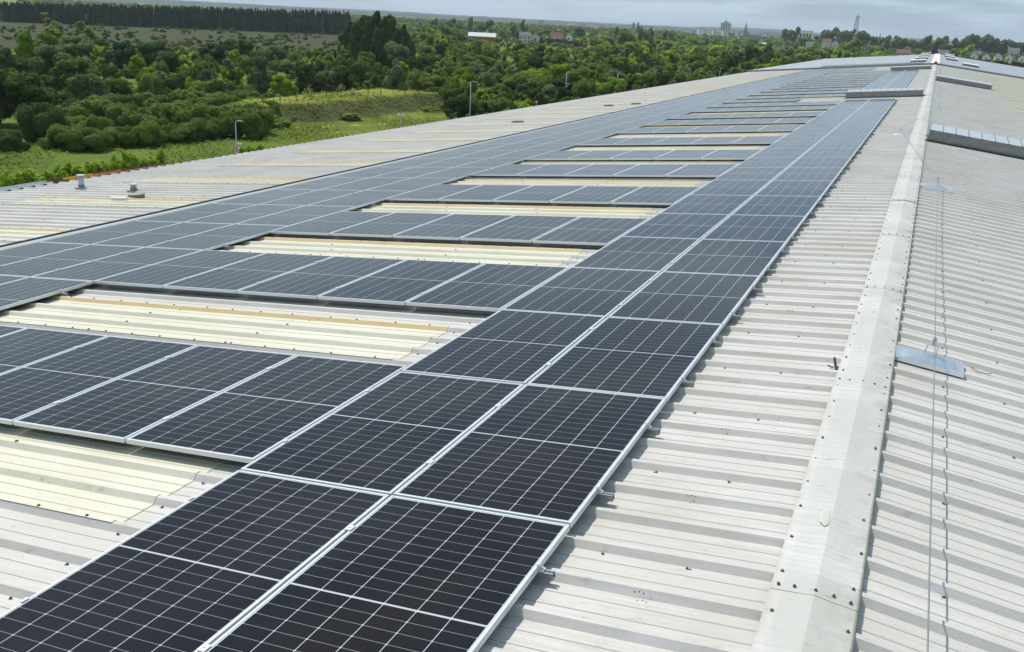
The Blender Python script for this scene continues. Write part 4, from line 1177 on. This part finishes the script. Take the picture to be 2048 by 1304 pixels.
def short_post(px, ytop, X, lab, heads):
    d = ray(px, ytop); t_ = (X - CW[0])/d[0]; p = CW + t_*d; H = p[2] - GZ
    o = thing('floodlight_post', lab, 'floodlight', (p[0], p[1], GZ), (0,0,0), 'short posts behind the warehouse')
    rt = Vector((RW[0][0], RW[0][1], 0)).normalized(); fw = Vector((RW[2][0], RW[2][1], 0)).normalized()
    mb = MB(); mb.tube([(0,0,0), (0,0,H)], [.06, .05], 8); mb.build('pole', M['post'], o, True)
    for s in heads:
        mb = MB(); c = rt*s + Vector((0,0,H)); 
        mb.box(-.18, .18, -.10, .10, -.10, .14, 0, lambda q: c + rt*(q.x + .3*q.z) + fw*q.y + Vector((0,0,q.z))); mb.tube([Vector((0,0,H-.02)), c], .02, 5)
        mb.build('lamp_head', M['white'], o)
short_post(802, 230, -62, 'short post with two white floodlights before the grass bank', (-.28, .28))
short_post(1073, 204, -61, 'short post with one white head just over the roof edge', (0,))
short_post(1455, 142, -62, 'short post with a small pale head between two lamp posts', (0,))
short_post(1544, 133, -60.5, 'tiny pale post in front of the silvery tree', (0,))
# post and wire fence along the top of the bank
fo = thing('fence', 'thin post and wire fence along the top of the grass bank', 'fence', (0,0,0))
mb = MB(); pts = []
for k in range(22):
    y = 108 + k*3.6; x = -90.5 + .10*(y-120); z = GZ + bank_h(x, y); pts.append(Vector((x, y, z)))
for p in pts:
    mb = MB(); mb.tube([p - Vector((0,0,.2)), p + Vector((0,0,1.15))], .05, 6); mb.build('post', M['bark'], fo)
mb = MB()
for dz in (.35, .7, 1.05): mb.tube([p + Vector((0,0,dz)) for p in pts], .006, 4)
mb.build('wires', M['wire'], fo)

# ---- the town
HB = {'cream': mat('cream render', (.60,.56,.46), .8), 'whiter': mat('white render', (.72,.72,.70), .8), 'grey': mat('grey render', (.38,.38,.38), .8), 'stone': mat('grey stone', (.20,.20,.20), .9),
      'slate': mat('slate roof', (.12,.12,.135), .7), 'tile': mat('brown roof tiles', (.17,.08,.055), .8), 'brick': mat('red brick', (.28,.12,.08), .9), 'glassd': mat('dark window glass', (.03,.035,.04), .2), 'metal': mat('pale metal roof', (.50,.51,.52), .6)}
def base_at(px, D): 
    hz = 652 - (FPX*(RW[0][2]*(px-1024)/FPX + RW[2][2]))/RW[1][2]
    p = at_dist(px, hz, D); return Vector((p[0], p[1], GZ)), D/FPX*math.sqrt(1 + ((px-1024)/FPX)**2)*0 + D/FPX, hz
def facing(px): d = ray(px, 60); return math.atan2(-d[0], d[1])
def house(px, D, w, dpt, h, rh, wall, roof, lab, gable=False, chim=1, zb=0.0, yaw=0, cat='house', name='house', wins=3, group=None):
    p, k, hz = base_at(px, D); p.z += zb
    o = thing(name, lab, cat, p, (0,0,facing(px) + yaw + (pi/2 if gable else 0)), group)
    mb = MB(); mb.box(-w/2, w/2, -dpt/2, dpt/2, -3-zb*0, h)
    for s in (-1, 1):
        n = len(mb.v); mb.v += [(s*w/2, -dpt/2, h), (s*w/2, dpt/2, h), (s*w/2, 0, h+rh)]; mb.f.append((n, n+1, n+2)); mb.m.append(0)
    mb.build('wall', wall, o)
    mb = MB()
    for s in (-1, 1):
        A = [Vector((-w/2-.3, s*(dpt/2+.3), h-.1)), Vector((w/2+.3, s*(dpt/2+.3), h-.1)), Vector((w/2+.3, 0, h+rh+.06)), Vector((-w/2-.3, 0, h+rh+.06))]
        up = Vector((0, s*rh, dpt/2)).normalized()*.15; n = len(mb.v); mb.v += [tuple(a) for a in A] + [tuple(a+up) for a in A]
        for q in ((0,1,2,3),(4,5,6,7),(0,1,5,4),(1,2,6,5),(2,3,7,6),(3,0,4,7)): mb.f.append(tuple(n+i for i in q)); mb.m.append(0)
    rf = mb.build('roof', roof, o)
    if chim:
        mb = MB()
        for s in ([-1, 1] if chim > 1 else [1]): mb.box(s*w*.42-.35, s*w*.42+.35, -.3, .3, h+rh*.6, h+rh+.9)
        mb.build('chimney', HB['grey'], rf)
    # windows, on the long faces and the gable ends
    for s in (-1, 1):
        for q in range(wins):
            x = -w/2 + w*(q+.5)/wins
            for zz in ([h*.18, h*.6] if h > 4.5 else [h*.35]):
                mb = MB(); mb.box(x-.55, x+.55, s*dpt/2-.03, s*dpt/2+.03, zz, zz+1.2); 
                if s*(1 if not gable else 1) < 0 or q == 1: mb.build('window', HB['glassd'], o)
    for s in (-1, 1):
        mb = MB(); mb.box(s*w/2-.03, s*w/2+.03, -.6, .6, h*.6, h*.6+1.2); mb.build('window', HB['glassd'], o)
    return o
def slab(px, D, w, dpt, h, wall, lab, storeys, bays, name='building', cat='building', zb=0, yaw=0, band=None):
    p, k, hz = base_at(px, D); p.z += zb
    o = thing(name, lab, cat, p, (0,0,facing(px)+yaw))
    mb = MB(); mb.box(-w/2, w/2, -dpt/2, dpt/2, -5, h); mb.build('wall', wall, o)
    mb = MB(); mb.box(-w/2-.4, w/2+.4, -dpt/2-.4, dpt/2+.4, h, h+.8); mb.build('parapet', band or wall, o)
    for st in range(storeys):
        mb = MB(); z0 = 1 + (h-1)*st/storeys
        for q in range(bays):
            x = -w/2 + w*(q+.5)/bays; ww = w/bays*.3
            mb.box(x-ww, x+ww, -dpt/2-.05, -dpt/2+.1, z0+.3, z0 + (h-1)/storeys*.62)
        mb.build('windows', HB['glassd'], o)
    return o
def hat(y, px, D):      # height above ground of a pixel at that distance
    hz = 652 - (FPX*(RW[0][2]*(px-1024)/FPX + RW[2][2]))/RW[1][2]
    return (hz - y)*D/FPX + (CW[2] - GZ)
# office tower with a mast
D = 2500; H = hat(48, 1451, D)
o = slab(1451, D, 25, 20, H, HB['grey'], 'pale office tower block with white ribs and a rooftop mast, tallest in the town', 11, 6, 'tower_block', 'tower block')
mb = MB()
for q in range(7): mb.box(-12.5+q*4.05-.5, -12.5+q*4.05+.7, -10.6, -10.05, 2, H+1)
mb.build('ribs', HB['whiter'], o)
mb = MB(); mb.box(-6, 6, -5, 5, H, H+4.5); mb.build('plant_room', HB['grey'], o)
mb = MB(); mb.tube([(-1,0,H+4), (-1,0,H+13)], [.9,.5], 6); mb.build('mast', HB['stone'], o)
# church spire
D = 2450; H = hat(45, 1491, D); p, k, hz = base_at(1491, D)
o = thing('church', 'dark stone church with a tall pointed spire beside the tower block', 'church', p, (0,0,facing(1491)))
mb = MB(); mb.box(-4.5, 4.5, -4.5, 4.5, 0, H*.42); mb.box(4, 40, -6, 6, 0, H*.22); mb.build('tower', HB['stone'], o)
mb = MB(); n = 8; mb.v = [(4.4*cos(2*pi*i/n+.39), 4.4*sin(2*pi*i/n+.39), H*.42) for i in range(n)] + [(0,0,H)]; mb.f = [(i, (i+1) % n, n) for i in range(n)]; mb.m = [0]*n
for sx in (-1,1):
    for sy in (-1,1): b = len(mb.v); mb.v += [(sx*4-.8, sy*4-.8, H*.42), (sx*4+.8, sy*4-.8, H*.42), (sx*4+.8, sy*4+.8, H*.42), (sx*4-.8, sy*4+.8, H*.42), (sx*4, sy*4, H*.56)]; mb.f += [(b, b+1, b+4), (b+1, b+2, b+4), (b+2, b+3, b+4), (b+3, b, b+4)]; mb.m += [0]*4
mb.build('spire', HB['stone'], o)
mb = MB(); b = 0; mb.v = [(4, -6.4, H*.22), (40, -6.4, H*.22), (40, 6.4, H*.22), (4, 6.4, H*.22), (4, 0, H*.34), (40, 0, H*.34)]; mb.f = [(0,1,5,4), (3,4,5,2), (1,2,5), (0,4,3)]; mb.m = [0]*4; mb.build('roof', HB['slate'], o)
# lattice mast
D = 1700; H0 = hat(64, 1708, D); H = hat(33, 1711, D); p, k, hz = base_at(1709, D)
o = thing('lattice_mast', 'tall lattice telecom mast rising over the wooded rise', 'mast', p, (0,0,.4))
mb = MB()
for sx in (-1, 1):
    for sy in (-1, 1): mb.tube([(sx*4.6, sy*4.6, 0), (sx*1.3, sy*1.3, H*.92)], [.28, .2], 5)
nb = 12
for i in range(nb):
    a, b = i/nb, (i+1)/nb; ra, rb = 4.6 - 3.3*a, 4.6 - 3.3*b; za, zb_ = H*.92*a, H*.92*b
    for (s, t2) in (((-1,-1),(1,-1)), ((1,-1),(1,1)), ((1,1),(-1,1)), ((-1,1),(-1,-1))):
        mb.tube([(s[0]*ra, s[1]*ra, za), (t2[0]*rb, t2[1]*rb, zb_)], .13, 4); mb.tube([(t2[0]*ra, t2[1]*ra, za), (s[0]*rb, s[1]*rb, zb_)], .13, 4); mb.tube([(s[0]*rb, s[1]*rb, zb_), (t2[0]*rb, t2[1]*rb, zb_)], .12, 4)
mb.build('lattice', HB['stone'], o)
for z_ in (.5, .62, .74, .9):
    mb = MB(); mb.tube([(2.2,-1.5,H*z_), (2.9,-2.2,H*z_)], [1.0, 1.0], 10); mb.build('dish', HB['grey'], o)
mb = MB(); mb.tube([(0,0,H*.92), (0,0,H)], .35, 5); mb.build('antenna', HB['grey'], o)
slab(1609, 1700, 26, 12, hat(63, 1609, 1700), HB['whiter'], 'white flat-roofed block standing among trees on the wooded rise', 2, 5, 'hospital_block', 'building', yaw=-.15)
slab(1083, 3600, 16, 14, hat(40, 1083, 3600), HB['grey'], 'squat grey water tower block on the horizon', 5, 4, 'water_tower', 'tower')
for px in (1267, 1276):
    slab(px, 2300, 4.2, 4.2, hat(46, px, 2300), HB['stone'], '%s of the pair of slim church towers on the skyline' % ('left' if px == 1267 else 'right'), 3, 1, 'church_tower', 'tower')
slab(1271, 2310, 14, 18, hat(57, 1271, 2310), HB['stone'], 'dark church nave between the pair of slim towers', 1, 4, 'church_nave', 'church')
tw = [(1402,2500,16,13,'whiter'),(1418,2550,12,11,'whiter'),(1432,2600,18,13,'cream'),(1439,2350,14,10,'cream'),(1452,2300,16,11,'cream'),(1464,2300,12,9,'brick'),(1471,2500,16,12,'whiter'),(1478,2700,12,13,'grey'),(1390,2800,14,10,'grey'),(1508,2500,14,10,'grey'),
      (1521,2600,12,9,'whiter'),(1411,2900,20,14,'grey'),(1446,2900,18,15,'grey'),(1360,2900,14,9,'grey'),(1338,3000,14,8,'whiter'),(1316,2900,12,8,'grey'),(1536,2500,10,8,'cream'),(1180,3000,14,9,'whiter'),(1205,3000,16,9,'grey'),(1230,2900,12,8,'whiter'),(1142,3100,12,9,'whiter')]
for i, (px, D, w_, h_, cc) in enumerate(sorted(tw)):
    house(px, D, w_, 9, h_+2, 3.5, HB[cc], HB['slate'], '%s town building, %s from the left in the distant town centre' % ({'whiter':'white','cream':'cream','brick':'red brick','grey':'grey'}[cc], ordn(i)), False, 1, 0, .3*((i % 3)-1), 'building', 'town_building', 4, 'buildings of the distant town')
# nearer buildings in the wood
p, k, hz = base_at(966, 700)
o = thing('shed', 'long white-roofed shed with red eaves standing among the trees', 'shed', p, (0,0,facing(966)-.06))
Hs = hat(64.5, 966, 700); w_ = 19.5
mb = MB(); mb.box(-w_/2, w_/2, -5, 5, 0, Hs-2.0); mb.build('wall', HB['brick'], o)
mb = MB(); mb.box(-w_/2-.3, w_/2+.3, -5.3, -5.0, Hs-2.2, Hs-1.8); mb.build('eaves', M['red'], o)
mb = MB()
for s in (-1, 1): mb.quad((-w_/2-.3, s*5.3, Hs-1.8), (w_/2+.3, s*5.3, Hs-1.8), (w_/2+.3, 0, Hs+.8), (-w_/2-.3, 0, Hs+.8))
mb.build('roof', HB['metal'], o)
house(1052, 720, 8.5, 6, hat(68, 1052, 720), 2.4, HB['cream'], HB['slate'], 'cream house with a grey slate roof, left of the pair in the wood', False, 2)
house(1073, 700, 5, 6, hat(71, 1073, 700), 2.4, HB['cream'], HB['slate'], 'small cream gabled house, right of the pair in the wood', True, 1)
house(1116, 720, 9, 6, hat(71, 1116, 720), 3.0, HB['whiter'], HB['tile'], 'white house with a red-brown tiled roof behind the long brown hedge', False, 1)
house(1140, 740, 3, 5, hat(70, 1140, 740), 2.0, HB['whiter'], HB['slate'], 'tiny white gable beyond the brown-roofed house', True, 0)
house(1535, 1100, 9, 7, hat(85, 1535, 1100)-1, 2.2, HB['grey'], HB['metal'], 'pale-roofed low house in the wood below the church spire', False, 0)
house(1655, 1150, 10, 7, hat(82, 1655, 1150), 3.2, HB['cream'], HB['tile'], 'cream house with a brown roof below the wooded rise', False, 2)
house(1673, 1120, 9, 7, hat(84, 1673, 1120), 3.0, HB['cream'], HB['tile'], 'cream and brown house to the right below the wooded rise', True, 1)
house(1622, 1200, 8, 7, hat(86, 1622, 1200), 2.6, HB['whiter'], HB['slate'], 'small white house half hidden below the white block', False, 0)
for j, (px, D) in enumerate(((1954,1000),(1978,980),(2002,990),(2024,1010),(2050,990))):
    house(px, D, 8, 6.4, 5.4, 3.0, HB['whiter'], HB['slate'], 'white gabled house, %s from the left in the row beyond the right-hand roof' % ordn(j), True, 1, 0, .12*((j % 3)-1), group='white gabled houses')
house(1884, 900, 14, 8, 6.2, 3.4, HB['grey'], HB['slate'], 'grey slate-roofed house just over the far end of the ridge', False, 2)
house(1812, 950, 12, 8, 4.6, 3.0, HB['grey'], HB['tile'], 'brown-roofed house left of the far end of the ridge', False, 1)
house(1946, 1100, 18, 8, 5.8, 3.4, HB['cream'], HB['slate'], 'long slate-roofed house behind the white gables', False, 2)
house(2030, 1250, 12, 9, 9.5, 4.0, HB['cream'], HB['slate'], 'larger cream house behind the white gables on the far right', False, 2)
house(1880, 1500, 8, 8, 14, 3, HB['whiter'], HB['slate'], 'white house high among trees above the ridge end', False, 0)
# brown hedges
def hedge(x0, x1, D0, D1, h, lab, mt='copper', wd=6):
    a, *_ = base_at(x0, D0); b, *_ = base_at(x1, D1); n = int((b-a).length/2.2); rs = np.random.RandomState(n)
    V = []; F = []; nv = 0
    for i in range(n):
        c = a.lerp(b, i/n); v, f, _, _ = crown_arrays(i % 5, 5, 90, .07, 'bush', 0)
        v = v*np.array([wd, wd, h*rs.uniform(.8, 1.2)]) + np.array([c.x + rs.normal(0,.8), c.y + rs.normal(0,.8), GZ]); V.append(v); F.append(f+nv); nv += len(v)
    o = link('hedge', npmesh('hedge', np.concatenate(V), np.concatenate(F), [LM[mt]]))
    tag(o, lab, 'hedge')
hedge(1080, 1172, 700, 650, 4.6, 'long brown hedge in front of the brown-roofed house')
hedge(1925, 2120, 760, 620, 5.6, 'broad brown hedge below the white gabled houses on the right', wd=14)

# ---- air
hz_ = bpy.data.materials.new('haze'); hz_.use_nodes = True; t = hz_.node_tree; t.nodes.clear()
o_ = t.nodes.new('ShaderNodeOutputMaterial'); v_ = t.nodes.new('ShaderNodeVolumePrincipled')
v_.inputs['Color'].default_value = (.80,.88,1.0,1); v_.inputs['Density'].default_value = 0.00008; v_.inputs['Anisotropy'].default_value = .2
t.links.new(v_.outputs[0], o_.inputs['Volume'])
mb = MB(); mb.box(-16500, 16500, -16500, 16500, GZ-1, 130)
tag(mb.build('haze', hz_), kind='stuff')
